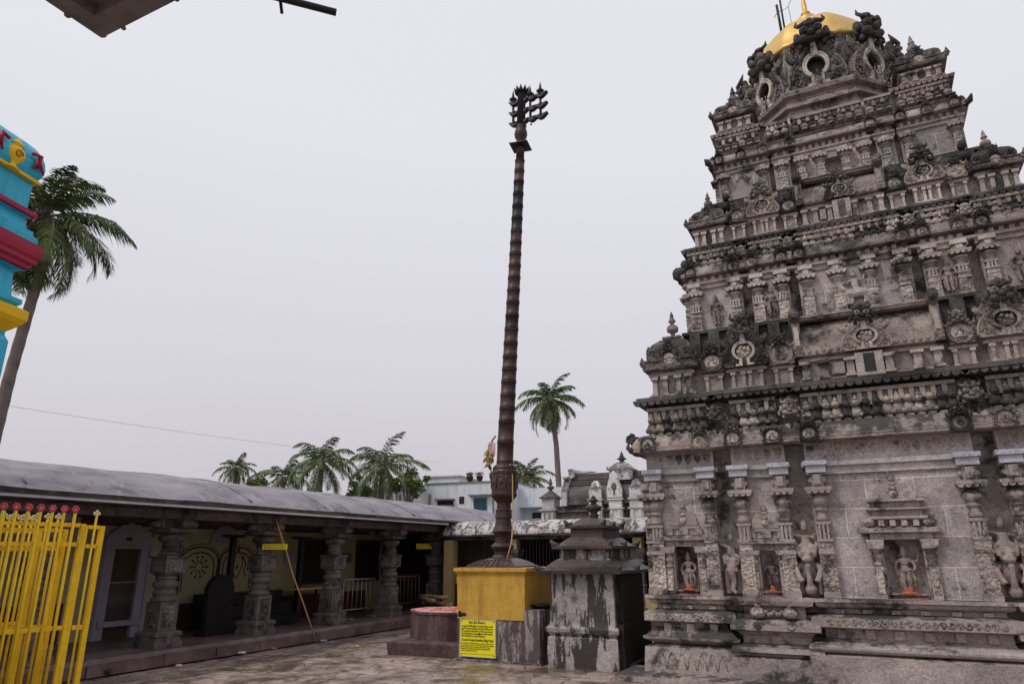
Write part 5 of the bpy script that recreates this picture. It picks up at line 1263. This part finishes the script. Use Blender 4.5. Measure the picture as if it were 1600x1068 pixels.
# ================================================================== PALMS AND BUSHES
def frond(m, base, az, el, L, rr, nl=34, wl=.035, droop=1.0, curl=0.0):
    p = Vector(base); d = Vector((cos(az) * cos(el), sin(az) * cos(el), sin(el))); side = Vector((-sin(az), cos(az), 0))
    n = 12; pts = [p.copy()]; dirs = [d.copy()]; e = el
    for i in range(n):
        e -= droop * (0.05 + .16 * (i / n)) + rr.uniform(-.01, .01)
        az2 = az + curl * i / n; d = Vector((cos(az2) * cos(e), sin(az2) * cos(e), sin(e))); p = p + d * L / n; pts.append(p.copy()); dirs.append(d.copy())
    m.tube(pts, [L * .012 * (1 - .85 * i / n) + .003 for i in range(n + 1)], 4, 1)
    for i in range(nl):
        t_ = .12 + .88 * i / (nl - 1); k = min(n - 1, int(t_ * n)); f = t_ * n - k; q = pts[k].lerp(pts[k + 1], f); dd = dirs[k]
        ll = L * .27 * (sin(pi * min(1, t_ * .82 + .16)) ** .6) * rr.uniform(.85, 1.1)
        up = dd.cross(side).normalized()
        for s in (-1, 1):
            dv = (side * s * rr.uniform(.6, .85) + dd * rr.uniform(.5, .8) + Vector((0, 0, -1)) * rr.uniform(.15, .6) * (1.1 - .6 * max(0, sin(e)))).normalized()
            a = q; b = q + dv * ll * .5; c = q + dv * ll + Vector((0, 0, -1)) * ll * rr.uniform(.12, .38)
            wv = dd * wl * rr.uniform(.7, 1.2)
            m.add([a - wv * .5, a + wv * .5, b + wv, c, b - wv], [(0, 1, 2, 4), (4, 2, 3)], False, 0)
def palm(name, lab, crown, trunk_pts, r0, r1, L, nf, seed, nl=34, wl=.035, group=None, up=1.3, low=-.7, az0=0):
    rr = random.Random(seed); t_ = thing(name, lab, 'palm tree', (trunk_pts[0][0], trunk_pts[0][1], 0), 0, group)
    o0 = Vector((trunk_pts[0][0], trunk_pts[0][1], 0)); m = MB(); P = [Vector(p) - o0 for p in trunk_pts] + [Vector(crown) - o0]
    # smooth the trunk line and ring it
    Q = []
    for i in range(len(P) - 1):
        for k in range(8): Q.append(P[i].lerp(P[i + 1], k / 8))
    Q.append(P[-1]); N_ = len(Q)
    m.tube(Q, [(r0 + (r1 - r0) * i / N_) * (1 + .06 * (i % 2)) for i in range(N_)], 9); m.build('trunk', TRUNK, t_)
    m = MB(); c = Vector(crown) - o0
    for i in range(nf):
        a = az0 + i * 2.39996 + rr.uniform(-.2, .2); f = i / nf; el = up + (low - up) * f ** .8 + rr.uniform(-.12, .12)
        frond(m, c + Vector((cos(a), sin(a), 0)) * L * .02, a, el, L * rr.uniform(.82, 1.08) * (.75 + .25 * min(1, f * 2 + .3)), rr, int(nl * 1.7), wl * .4, rr.uniform(.75, 1.25), rr.uniform(-.5, .5))
    for i in range(9): m.ell(c + Vector((rr.uniform(-.2, .2), rr.uniform(-.2, .2), rr.uniform(-.35, -.1))) * (L / 2.6), L * .04, 6, mi=2)
    for i in range(6):
        a = rr.uniform(0, 6.28); m.tube([c, c + Vector((cos(a) * .15, sin(a) * .15, -.1)) * L / 2.6, c + Vector((cos(a) * .22, sin(a) * .22, -.5)) * L / 2.6], L * .008, 4, 1)
    m.build('crown', [LEAF, TRUNK, LEAFD], t_, None, False)
    return t_
palm('coconut_palm', 'big coconut palm behind the gallery roof beside the turquoise pavilion', (-18.15, 9.0, 10.15), [(-18.15, 8.95, 0), (-18.15, 8.95, 4.0), (-18.15, 9.0, 5.9), (-18.08, 9.08, 7.8), (-18.0, 9.15, 9.0)], .15, .1, 2.35, 36, 5, 46, .045, None, 1.55, -1.15, 1.0)
G_ = 'palms rising behind the gallery roofs'
def pdir(u, v, r):
    """unit helper for far planting: bearing and height of a distant crown"""
    return u, v, r
palm('coconut_palm', 'small far palm at the left end of the distant row, beside a bush', (-37.3, 33.3, 7.3), [(-37.1, 33.2, 0), (-37.2, 33.2, 4)], .18, .12, 1.7, 20, 12, 18, .07, G_, 1.3, -.9)
palm('coconut_palm', 'half hidden far palm, second from the left, leaning fronds only', (-33.6, 34.0, 6.5), [(-33.9, 34, 0), (-33.8, 34, 4)], .18, .12, 2.3, 18, 13, 20, .075, G_, 1.35, -.6)
palm('coconut_palm', 'tall-fronded far palm in the middle of the distant row', (-28.1, 31.3, 6.9), [(-28.1, 31.3, 0), (-28.1, 31.3, 4)], .2, .13, 2.7, 24, 14, 24, .075, G_, 1.45, -.8)
palm('coconut_palm', 'far palm nearest the white houses, with spreading star-shaped crown', (-24.1, 31.9, 6.5), [(-24.2, 31.9, 0), (-24.1, 31.9, 4)], .2, .13, 2.8, 26, 25, 24, .075, G_, 1.45, -1.0)
palm('coconut_palm', 'lone palm on a tall thin trunk between flag pole and tower', (-17.7, 41.4, 11.6), [(-17.2, 41.4, 0), (-17.2, 41.4, 5), (-17.35, 41.4, 8.5)], .22, .14, 2.6, 30, 17, 26, .08, G_, 1.4, -1.15)
palm('coconut_palm', 'small distant palm just right of the flag pole', (-25.7, 54.2, 7.9), [(-25.6, 54.2, 0), (-25.7, 54.2, 4)], .2, .14, 3.0, 24, 18, 20, .1, G_, 1.45, -.6)
def bush(lab, c, r, seed, sz=.1, n=500, trunk=None):
    rr = random.Random(seed); t_ = thing('leafy_tree', lab, 'tree', (c[0], c[1], 0), 0, 'leafy trees behind the galleries')
    m = MB(); m.tube([(0, 0, 0), (.1, 0, c[2] * .6), (0, 0, c[2])], [.16, .12, .06], 7)
    for i in range(5): a = i * 1.3; m.tube([(0, 0, c[2] * .6), (cos(a) * r * .4, sin(a) * r * .4, c[2]), (cos(a) * r * .7, sin(a) * r * .7, c[2] + r * .3)], [.08, .05, .02], 5)
    m.build('trunk', TRUNK, t_); m = MB()
    cl = [(Vector((rr.gauss(0, r * .45), rr.gauss(0, r * .45), c[2] + rr.gauss(0, r * .3))), r * rr.uniform(.2, .4)) for _ in range(14)]
    for i in range(n):
        cc, cr_ = rr.choice(cl); v = Vector((rr.gauss(0, 1), rr.gauss(0, 1), rr.gauss(0, 1))).normalized() * cr_ * rr.uniform(.5, 1.05); p = cc + v
        u = Vector((rr.gauss(0, 1), rr.gauss(0, 1), rr.gauss(0, .5))).normalized(); w2 = u.cross(Vector((rr.gauss(0, 1), rr.gauss(0, 1), rr.gauss(0, 1)))).normalized()
        m.add([p - u * sz, p + w2 * sz * .45, p + u * sz, p - w2 * sz * .45], [(0, 1, 2, 3)], False, 0)
    m.build('crown', LEAF2, t_, None, False)
bush('round light green tree hugging the small far left palm', (-35.6, 33.6, 6.1), .95, 3, .13, 900)
bush('low green tree between the far palms, right of the middle palm', (-26.2, 32.6, 5.2), .8, 4, .12, 800)
bush('green tree just left of the white houses below the star-shaped palm', (-22.5, 32.3, 5.3), .9, 5, .13, 900)
bush('light green tree at the foot of the small distant palm', (-22.5, 46, 6.0), 1.1, 6, .16, 900)

# ================================================================== WHITE HOUSES BEHIND
HS = thing('white_house', 'white flat-roofed house with stained parapet, blue window and rooftop tank', 'house', (-20.5, 34.5, 0), radians(8))
m = MB(); m.box(-2.2, 3.1, 0, 5, 0, 5.55); m.box(-6.3, -2.21, .6, 6, 0, 5.3); m.build('wall', WHITEB, HS)
m = MB(); m.box(-2.25, 3.15, -.06, 5, 5.551, 5.62); m.box(-6.35, -2.26, .54, 6, 5.301, 5.38); m.build('parapet_coping', CONC, HS)
m = MB(); m.box(-2.9, -.6, 1.2, 4, 5.4, 6.1); m.box(-3.0, -.5, 1.1, 4, 6.1002, 6.18); m.build('roof_room', WHITEB, HS)
m = MB(); m.lathe((-3.9, 1.6, 5.39), [(.7, 0), (.7, .55), (.72, .56), (.72, .6)], 20); m.build('water_tank', WHITET, HS)
m = MB(); m.box(.85, 1.65, -.05, .04, 4.0, 4.7, 1); m.box(.89, 1.23, -.07, -.05, 4.05, 4.65, 0); m.box(1.27, 1.61, -.07, -.05, 4.05, 4.65, 0); m.build('blue_window', [GLASSB, plain('dull_blue_frame', (.06, .22, .33), .6)], HS)
for q in ((.6, 1.9, -.3, .03, 4.8, 4.87), (-1.5, -.3, -.25, .03, 4.62, 4.69), (-1.45, -.35, -.3, .02, 4.25, 4.33)): m = MB(); m.box(*q); m.build('window_shade', CONC, HS)
for q in ((-1.4, -.4, -.03, .05, 4.34, 4.6), (-.05, .25, -.03, .05, 4.4, 4.8)): m = MB(); m.box(*q); m.build('dark_opening', DARKIN, HS)
for q in ((-1.95, -1.85, -.1, .0, 3, 5.0), (2.0, 2.06, -.1, 0, 3, 5.3), (-4.2, -4.1, .5, .6, 3, 5.1)): m = MB(); m.box(*q); m.build('drain_pipe', CONC, HS)
m = MB(); m.tube([(-6.0, 1, 5.3), (-6.0, 1, 6.6)], .05, 6); m.build('roof_pole', CONC, HS)
m = MB(); m.tube([(-4.7, .9, 5.3), (-4.65, .9, 5.9), (-4.45, .9, 6.2)], .03, 5); m.ell((-4.4, .9, 6.2), .08, 6); m.build('roof_lamp', BLACK, HS)
m = MB(); m.lathe((-5.4, 1.2, 5.38), [(.1, 0), (.4, .3), (.45, .5), (.3, .62)], 10); m.ell((-5.0, 1.0, 5.6), (.3, .2, .3), 8); m.build('covered_heap', WHITET, HS)
m = MB(); m.lathe((-6.9, 1.1, 5.0), [(.42, 0), (.45, .1), (.45, .6), (.3, .72), (.1, .78)], 14); m.build('black_tank', TANKB, HS)
for i, x in enumerate((.55, 1.15, 1.95)):
    PT = thing('potted_plant', ['leftmost of the three potted plants on the parapet, widest pot', 'middle of the three potted plants on the white parapet', 'potted plant on the parapet nearest the flag pole'][i], 'plant', (0, 0, 0), 0, 'potted plants on the parapet')
    A_ = Matrix.Rotation(radians(8), 4, 'Z') @ Vector((x, .1, 0)); PT.location = (-20.5 + A_.x, 34.5 + A_.y, 5.62)
    m = MB(); m.lathe((0, 0, 0), [(.13, 0), (.2, .26), (.22, .27), (.21, .3)], 12); m.build('pot', TERRA, PT); rr = random.Random(i); m = MB()
    for k in range(90):
        p = Vector((rr.gauss(0, .1), rr.gauss(0, .1), .36 + rr.uniform(-.05, .16))); u = Vector((rr.gauss(0, 1), rr.gauss(0, 1), rr.gauss(0, 1))).normalized() * .08; w2 = u.cross(Vector((1, 0, 0))).normalized() * .03
        m.add([p - u, p + w2, p + u, p - w2], [(0, 1, 2, 3)])
    m.build('foliage', LEAF, PT, None, False)
H2_ = thing('pale_blue_house', 'pale blue house with balcony slab and small square window right of the flag pole', 'house', (-16.2, 36.4, 0), radians(4))
m = MB(); m.box(-3.2, 3.6, .8, 6, 0, 4.6); m.build('wall', plain('pale_blue_wall', (.50, .60, .67), .7, 0, .05, 2, .1, .2, (.3, .36, .4), drip=True), H2_)
m = MB(); m.box(-3.4, 3.8, .0, 6, 4.2, 4.35); m.box(-3.4, 3.8, .0, .12, 4.3502, 5.25); m.build('balcony', WHITEB, H2_)
m = MB(); m.box(-.9, -.25, .74, .82, 3.6, 3.95); m.build('small_window', DARKIN, H2_)
m = MB(); m.box(-1.0, -.15, .7, .8, 3.55, 3.6); m.box(-1.0, -.15, .7, .8, 3.9501, 4.0); m.build('window_frame', WHITEB, H2_)
# power line crossing behind
m = MB(); P0, P1 = Vector((-26, 12.0, 6.6)), Vector((-21.5, 34, 6.75)); pts = []
for i in range(25):
    f = i / 24; p = P0.lerp(P1, f); p.z -= .7 * 4 * f * (1 - f) * .25; pts.append(p)
m.tube(pts, .006, 4); tag(m.build('power_line', STEEL), 'thin sagging power line across the sky behind the palms', 'wire')

# ================================================================== WHITEWASHED BARREL-ROOF SHRINE BEHIND
WS = thing('barrel_roof_shrine', 'whitewashed old shrine with grey barrel roof and pinnacles behind the back gallery', 'shrine', (-9.2, 24.6, 0)); WS.scale = (1, 1, .94)
def wbx(nm, mat, f): m = MB(); f(m); return m.build(nm, mat, WS)
wbx('body', GREYT, lambda m: (m.box(-1.3, 5, .1, 4, 0, 3.3), m.mould(-1.25, 5, .1, 4, [(.02, 3.3001), (.1, 3.33), (.1, 3.38), (.0, 3.4), (-.03, 3.42), (-.03, 3.56)])))
wbx('barrel_roof', GREYT, lambda m: m.prism([(.02, 3.56), (-.06, 3.6), (-.06, 3.66), (.0, 3.7), (.0, 3.95), (.06, 4.15), (.18, 4.3), (.26, 4.36), (.22, 4.38), (.22, 4.44), (.34, 4.46), (.32, 4.48), (.32, 4.55), (.46, 4.57), (.44, 4.6), (.44, 4.68), (.5, 4.7), (.5, 4.86), (1.0, 4.9), (2.2, 4.86), (3, 3.56)], -.7, 5, 0, 'x'))
wbx('gable_end', WHITET, lambda m: (m.prism([(-.1, 3.56), (-.12, 4.1), (.1, 4.4), (.25, 4.62), (.1, 4.66), (.1, 4.74), (.4, 4.72), (.6, 4.6), (.6, 3.56)], -.92, -.7, 0, 'x'), m.prism([(.3, 4.7), (.28, 4.95), (.2, 5.0), (.3, 5.06), (.6, 5.0), (1.0, 4.9)], -.75, -.55, 0, 'x'), m.tube([(-.7, .5, 4.98), (-.3, .5, 4.92), (.3, .5, 4.9)], [.1, .06, .02], 6)))
def wpan(x, w2, ztop, arch):
    def f(m):
        m.box(x - w2, x + w2, -.16, .2, 2.6, 3.35); m.mould(x - w2, x + w2, -.16, .2, [(0, 3.3502), (.06, 3.38), (.06, 3.42), (0, 3.44), (0, 3.7), (.05, 3.72), (.05, 3.77), (0, 3.8)])
        for s in (-1, 1): m.box(x + s * w2 * .6 - .04, x + s * w2 * .6 + .04, -.2, -.16, 2.6, 3.34)
        m.box(x - w2, x + w2, -.14, .3, 3.8, 4.16); m.mould(x - w2 * .8, x + w2 * .8, -.12, .2, [(.03, 4.1601), (.05, 4.19), (-.02, 4.26), (-.08, 4.42), (-.13, 4.5)])
        m.merge(MASKMB, Matrix.Translation((x, -.16, 4.2)) @ Matrix.Scale(w2 * 1.0, 4))
        if arch:
            m.prism([(x - w2 * 1.15, 3.8), (x - w2 * 1.2, 4.1), (x - w2 * .9, 4.4), (x - w2 * .5, 4.7), (x, 4.85), (x + w2 * .5, 4.7), (x + w2 * .9, 4.4), (x + w2 * 1.2, 4.1), (x + w2 * 1.15, 3.8)], -.22, -.12)
    return f
for x, w2, a_ in ((.45, .24, 0), (1.22, .24, 1), (2.0, .24, 0), (3.75, .24, 0)): wbx('pavilion_panel', WHITET, wpan(x, w2, 4.2, a_))
m = MB(); m.ell((1.22, -.23, 4.22), (.1, .03, .15), 10); m.box(1.19, 1.25, -.25, -.2, 3.9, 4.1); m.build('arch_hollow', GREYT, WS)
wbx('corner_turret', WHITET, lambda m: (m.box(-1.75, -1.2, -.1, .5, 2.4, 3.36), m.mould(-1.72, -1.22, -.1, .5, [(0, 3.3601), (.1, 3.4), (.1, 3.44), (0, 3.48), (0, 3.86), (.07, 3.88)]), [m.box(-1.7 + .19 * k, -1.62 + .19 * k, -.16, -.1, 2.4, 3.3) for k in range(3)]))
wbx('turret_roof', GREYT, lambda m: (m.mould(-1.7, -1.24, -.05, .45, [(.1, 3.881), (.12, 3.91), (0, 4.02), (-.1, 4.12), (-.17, 4.2)]), m.lathe((-1.47, .2, 4.2), [(.06, 0), (.06, .05), (.14, .12), (.15, .17), (.05, .22), (.05, .26), (.09, .3), (.04, .38), (.06, .42), (0, .55)], 12)))
wbx('top_turret', WHITET, lambda m: (m.box(.95, 1.75, .1, .9, 4.5, 4.88), m.mould(.95, 1.75, .1, .9, [(0, 4.881), (.08, 4.92), (.05, 4.96), (-.08, 5.06), (-.2, 5.18), (-.28, 5.22)]), [m.tube([(x, .08, 4.92), (x, .0, 4.98), (x, .0, 5.06)], [.05, .04, .01], 5) for x in (.92, 1.35, 1.78)]))
wbx('top_finial', GREYT, lambda m: m.lathe((1.35, .5, 5.21), [(r * .8, z * .62) for r, z in [(.14, 0), (.14, .08), (.1, .1), (.1, .16), (.22, .22), (.24, .27), (.1, .33), (.1, .36), (.15, .38), (.07, .46), (.07, .5), (.09, .52), (.03, .66), (0, .82)]], 14))

# ================================================================== TURQUOISE PAVILION CORNER
BP = thing('turquoise_pavilion', 'turquoise painted pavilion corner with crimson and yellow bands at the left edge', 'pavilion', (-6.86, 2.0, -.07), radians(16.4))
S = .85
def pav(nm, prof, mat, sm=False):
    m = MB(); m.mould(-S, S, -S, S, prof); return m.build(nm, mat, BP)
pav('pier', [(-.005, 0), (-.005, 3.42), (-.03, 3.47), (-.03, 3.50)], BLUEP)
pav('yellow_band', [(-.03, 3.5001), (.0, 3.53), (.045, 3.58), (.065, 3.62), (.065, 3.70), (.01, 3.73)], YELP)
pav('lower_neck', [(-.01, 3.7301), (.02, 3.76), (.02, 3.8), (-.04, 3.82), (-.06, 4.06), (.0, 4.07)], BLUEP)
pav('crimson_cornice', [(-.02, 4.0701), (.02, 4.09), (.02, 4.12), (.05, 4.14), (.05, 4.17), (.065, 4.20), (.07, 4.25), (.07, 4.31), (.05, 4.315)], CRIMP)
pav('upper_neck', [(.03, 4.3151), (.03, 4.38), (.0, 4.40), (.0, 4.44), (-.04, 4.46), (-.06, 4.56), (-.03, 4.57)], BLUEP)
pav('crimson_band', [(-.02, 4.5701), (.0, 4.58), (.0, 4.62), (-.02, 4.63)], CRIMP)
pav('blue_die', [(-.06, 4.6301), (-.06, 4.9)], BLUEP)
pav('yellow_line', [(-.04, 4.9001), (-.02, 4.905), (-.02, 4.93), (-.04, 4.935)], YELP)
m = MB(); m.mould(-S, S, -S, S, [(-.04, 4.936), (-.02, 4.98), (-.01, 5.05), (-.02, 5.12), (-.04, 5.18), (-.08, 5.24), (-.13, 5.285), (-.2, 5.32), (-.3, 5.35), (-.45, 5.38), (-.65, 5.40)], 0, False); m.build('domed_top', BLUEP, BP)
m = MB()   # relief pot with spout scroll and ribbons on the visible face
X_ = S + .0; yc, zc = .54, 5.04
m.lathe((X_ - .03, yc, zc - .13), [(r * .8, z * .8) for r, z in [(.085, 0), (.09, .015), (.05, .035), (.03, .06), (.06, .09), (.11, .14), (.125, .19), (.1, .24), (.06, .27), (.07, .285), (.09, .29), (.04, .33), (.0, .37)]], 16, sx=.4)
m.tube([(X_ + .008, yc + .04 * (1 - i / 14) * cos(i * .7), zc + .01 + .042 * (1 - i / 14) * sin(i * .7)) for i in range(12)], .009, 5, 1)
for s in (-1, 1): m.tube([(X_ + .01, yc + s * .12, zc + .09), (X_ + .02, yc + s * .2, zc + .1), (X_ + .01, yc + s * .2, zc - .02)], [.018, .022, .012], 6, 2); m.tube([(X_ + .01, yc + s * .2, zc + .07), (X_ + .01, yc + s * .27, zc - .05)], [.018, .01], 6, 2); m.tube([(X_ + .01, yc + s * .19, zc + .07), (X_ + .01, yc + s * .16, zc - .05)], [.018, .008], 6, 2)
m.build('pot_relief', [YELP, plain('ochre_line', (.4, .2, .01), .5), CRIMP], BP)
m = MB(); m.lathe((.3, .45, 5.36), [(.1, 0), (.12, .06), (.1, .12), (.03, .17)], 10); m.build('roof_knob', TERRA, BP)
# dark out-of-view finials


# ================================================================== YELLOW GATES
def gate(name, lab, loc, rz, ln, sp, H, barr, flower, grp=None):
    t_ = thing(name, lab, 'gate', loc, rz, 'yellow painted iron gates'); m = MB()
    m.box(-.021, .021, -.02, .02, 0, H); m.box(ln - .02, ln + .02, -.02, .02, 0, H)
    for z in (H - .03, H - .2, H * .52): m.box(.03, ln - .03, -.018, .018, z, z + .035)
    m.box(.03, ln - .03, -.02, .02, .08, .12); m.build('frame', GATEY, t_)
    n = int(ln / sp)
    for i in range(1, n):
        x = ln * i / n; m = MB(); m.tube([(x, .025, .1), (x, .025, H + .09)], barr, 6)
        b_ = m.build('bar', GATEY, t_)
        m = MB()
        if flower:
            for k in range(6):
                a = k * pi / 3; m.ell((x + .021 * cos(a), .02, H + .125 + .021 * sin(a)), (.014, .008, .014), 6)
            m.ell((x, .012, H + .125), (.014, .012, .014), 6, mi=1); m.build('flower_finial', [PINKF, YELP], b_)
        else:
            for k in range(3): m.ell((x + (k - 1) * .02, .02, H + .11 + (.018 if k == 1 else 0)), (.014, .01, .018), 5)
            m.ell((x, .02, H + .1), .015, 5); m.build('flower_finial', CREAMF, b_)
    return t_
gate('iron_gate', 'front yellow iron gate with crimson flower tips at the left edge', (-6.50, 4.10, 0), radians(-98.7), 1.72, .0955, 1.895, .0135, True)
gate('iron_gate', 'narrow yellow gate leaf with cream tips at the right end of the gates', (-6.475, 4.27, 0), radians(-98.7), .15, .05, 1.88, .010, False)
gate('iron_gate', 'second yellow gate leaf folded close behind the flower tipped one', (-6.95, 4.22, 0), radians(-101), 1.7, .085, 1.86, .011, False)
gate('iron_gate', 'rearmost yellow gate leaf standing deepest behind the others', (-7.5, 4.3, 0), radians(-97), 2.0, .1, 1.86, .011, False)
TBX = thing('plastic_tub', 'crimson plastic tub with pale blue rim behind the yellow gates', 'tub', (-9.0, 3.72, .75))
m = MB(); m.lathe((0, 0, 0), [(.3, 0), (.36, .34)], 20); m.build('tub', CRIMP, TBX); m = MB(); m.lathe((0, 0, .34), [(.38, 0), (.39, .06), (.34, .08)], 20); m.build('rim', plain('pale_blue_plastic', (.25, .55, .7), .4), TBX)
ST_ = thing('tub_stand', 'small dark wooden stool under the crimson tub', 'stool', (-9.0, 3.72, 0)); m = MB(); m.box(-.35, .35, -.35, .35, .68, .75); m.build('seat', WOOD, ST_)
for sx in (-.3, .3):
    for sy in (-.3, .3): m = MB(); m.box(sx - .03, sx + .03, sy - .03, sy + .03, 0, .68); m.build('leg', WOOD, ST_)
SK = MB(); SK.ell((0, 0, .3), (.34, .28, .34), 12); SK.ell((.28, .12, .2), (.22, .2, .24), 10); SK.tube([(0, 0, .6), (.02, 0, .72)], [.06, .1], 8)
tag(SK.build('yellow_sack', YELP, None, (-7.75, 3.45, 0)), 'bulging bright yellow sack on the ground behind the gates', 'sack')

# ================================================================== OVERHEAD SLAB CORNER AND PIPE
OV = thing('overhanging_slab', 'rough grey concrete roof slab corner jutting into the top left', 'slab', (-3.1, 1.62, 4.0))
OV.location = (-3.11, 1.62, 4.1)
m = MB(); m.box(0, 2.4, -3.2, 0, .06, .2); 
m.box(0, 2.4, -.11, 0, 0, .0599); m.box(0, .11, -3.2, -.1101, 0, .0599); m.box(.1101, 2.4, -.6, -.5, .01, .0599)
rr = random.Random(2)
for i in range(60): m.ell((rr.uniform(0, 2.4), rr.choice((-.0, -.0)) + rr.uniform(-.008, .01), rr.uniform(0, .1)), rr.uniform(.01, .022), 5)
for i in range(50): m.ell((rr.uniform(-.01, .008), rr.uniform(-2, 0), rr.uniform(0, .1)), rr.uniform(.01, .022), 5)
m.build('slab', CONC, OV)
for x, y in ((.12, -1.5), (2.2, -1.5), (.12, -3.0), (2.2, -3.0)): m = MB(); m.box(x - .1, x + .1, y - .1, y + .1, -4.1, .05); m.build('post', CONC, OV)
m = MB(); m.tube([(.5, -.25, .045), (1.17, .4, .0)], .017, 8); m.tube([(1.0, .2, .01), (.95, .27, -.02)], .008, 5); m.build('drain_pipe', BLACK, OV)

# ================================================================== LITTER, WEEDS
rr = random.Random(21)
for i, (x, y, s, lb) in enumerate(((-9.82, 9.35, .05, 'largest crumpled white paper scrap against the gallery platform'), (-9.8, 10.05, .03, 'small peach coloured scrap by the platform, between two white ones'), (-9.75, 11.3, .035, 'flat white paper scrap near the foot of the bamboo cane'), (-9.6, 7.9, .04, 'white paper scrap nearest the yellow gates'))):
    m = MB()
    for k in range(5): m.ell((rr.uniform(-s, s), rr.uniform(-s, s), s * .3), (s * rr.uniform(.5, .9), s * .6, s * .4), 6)
    tag(m.build('paper_scrap', plain('scrap_%d' % i, (.6, .58, .52) if i != 1 else (.6, .35, .2)), None, (x, y, .012)), lb, 'litter', 'paper scraps on the paving')
m = MB(); m.ell((0, 0, .01), (.05, .03, .012), 6); tag(m.build('yellow_flower', YELP, None, (-8.6, 10.9, .01)), 'single fallen yellow flower on the wet paving', 'flower')
m = MB()
for k in range(26):
    a = rr.uniform(0, 6.28); e = rr.uniform(.5, 1.3); L = rr.uniform(.06, .14); d_ = Vector((cos(a) * cos(e), sin(a) * cos(e), sin(e))) * L; w2 = Vector((-sin(a), cos(a), 0)) * .012
    m.add([(0, 0, 0), tuple(d_ * .6 + w2), tuple(d_), tuple(d_ * .6 - w2)], [(0, 1, 2, 3)])
tag(m.build('weed', LEAF2, None, (-9.86, 6.95, .0), False), 'small green weed at the foot of the gallery platform', 'plant')
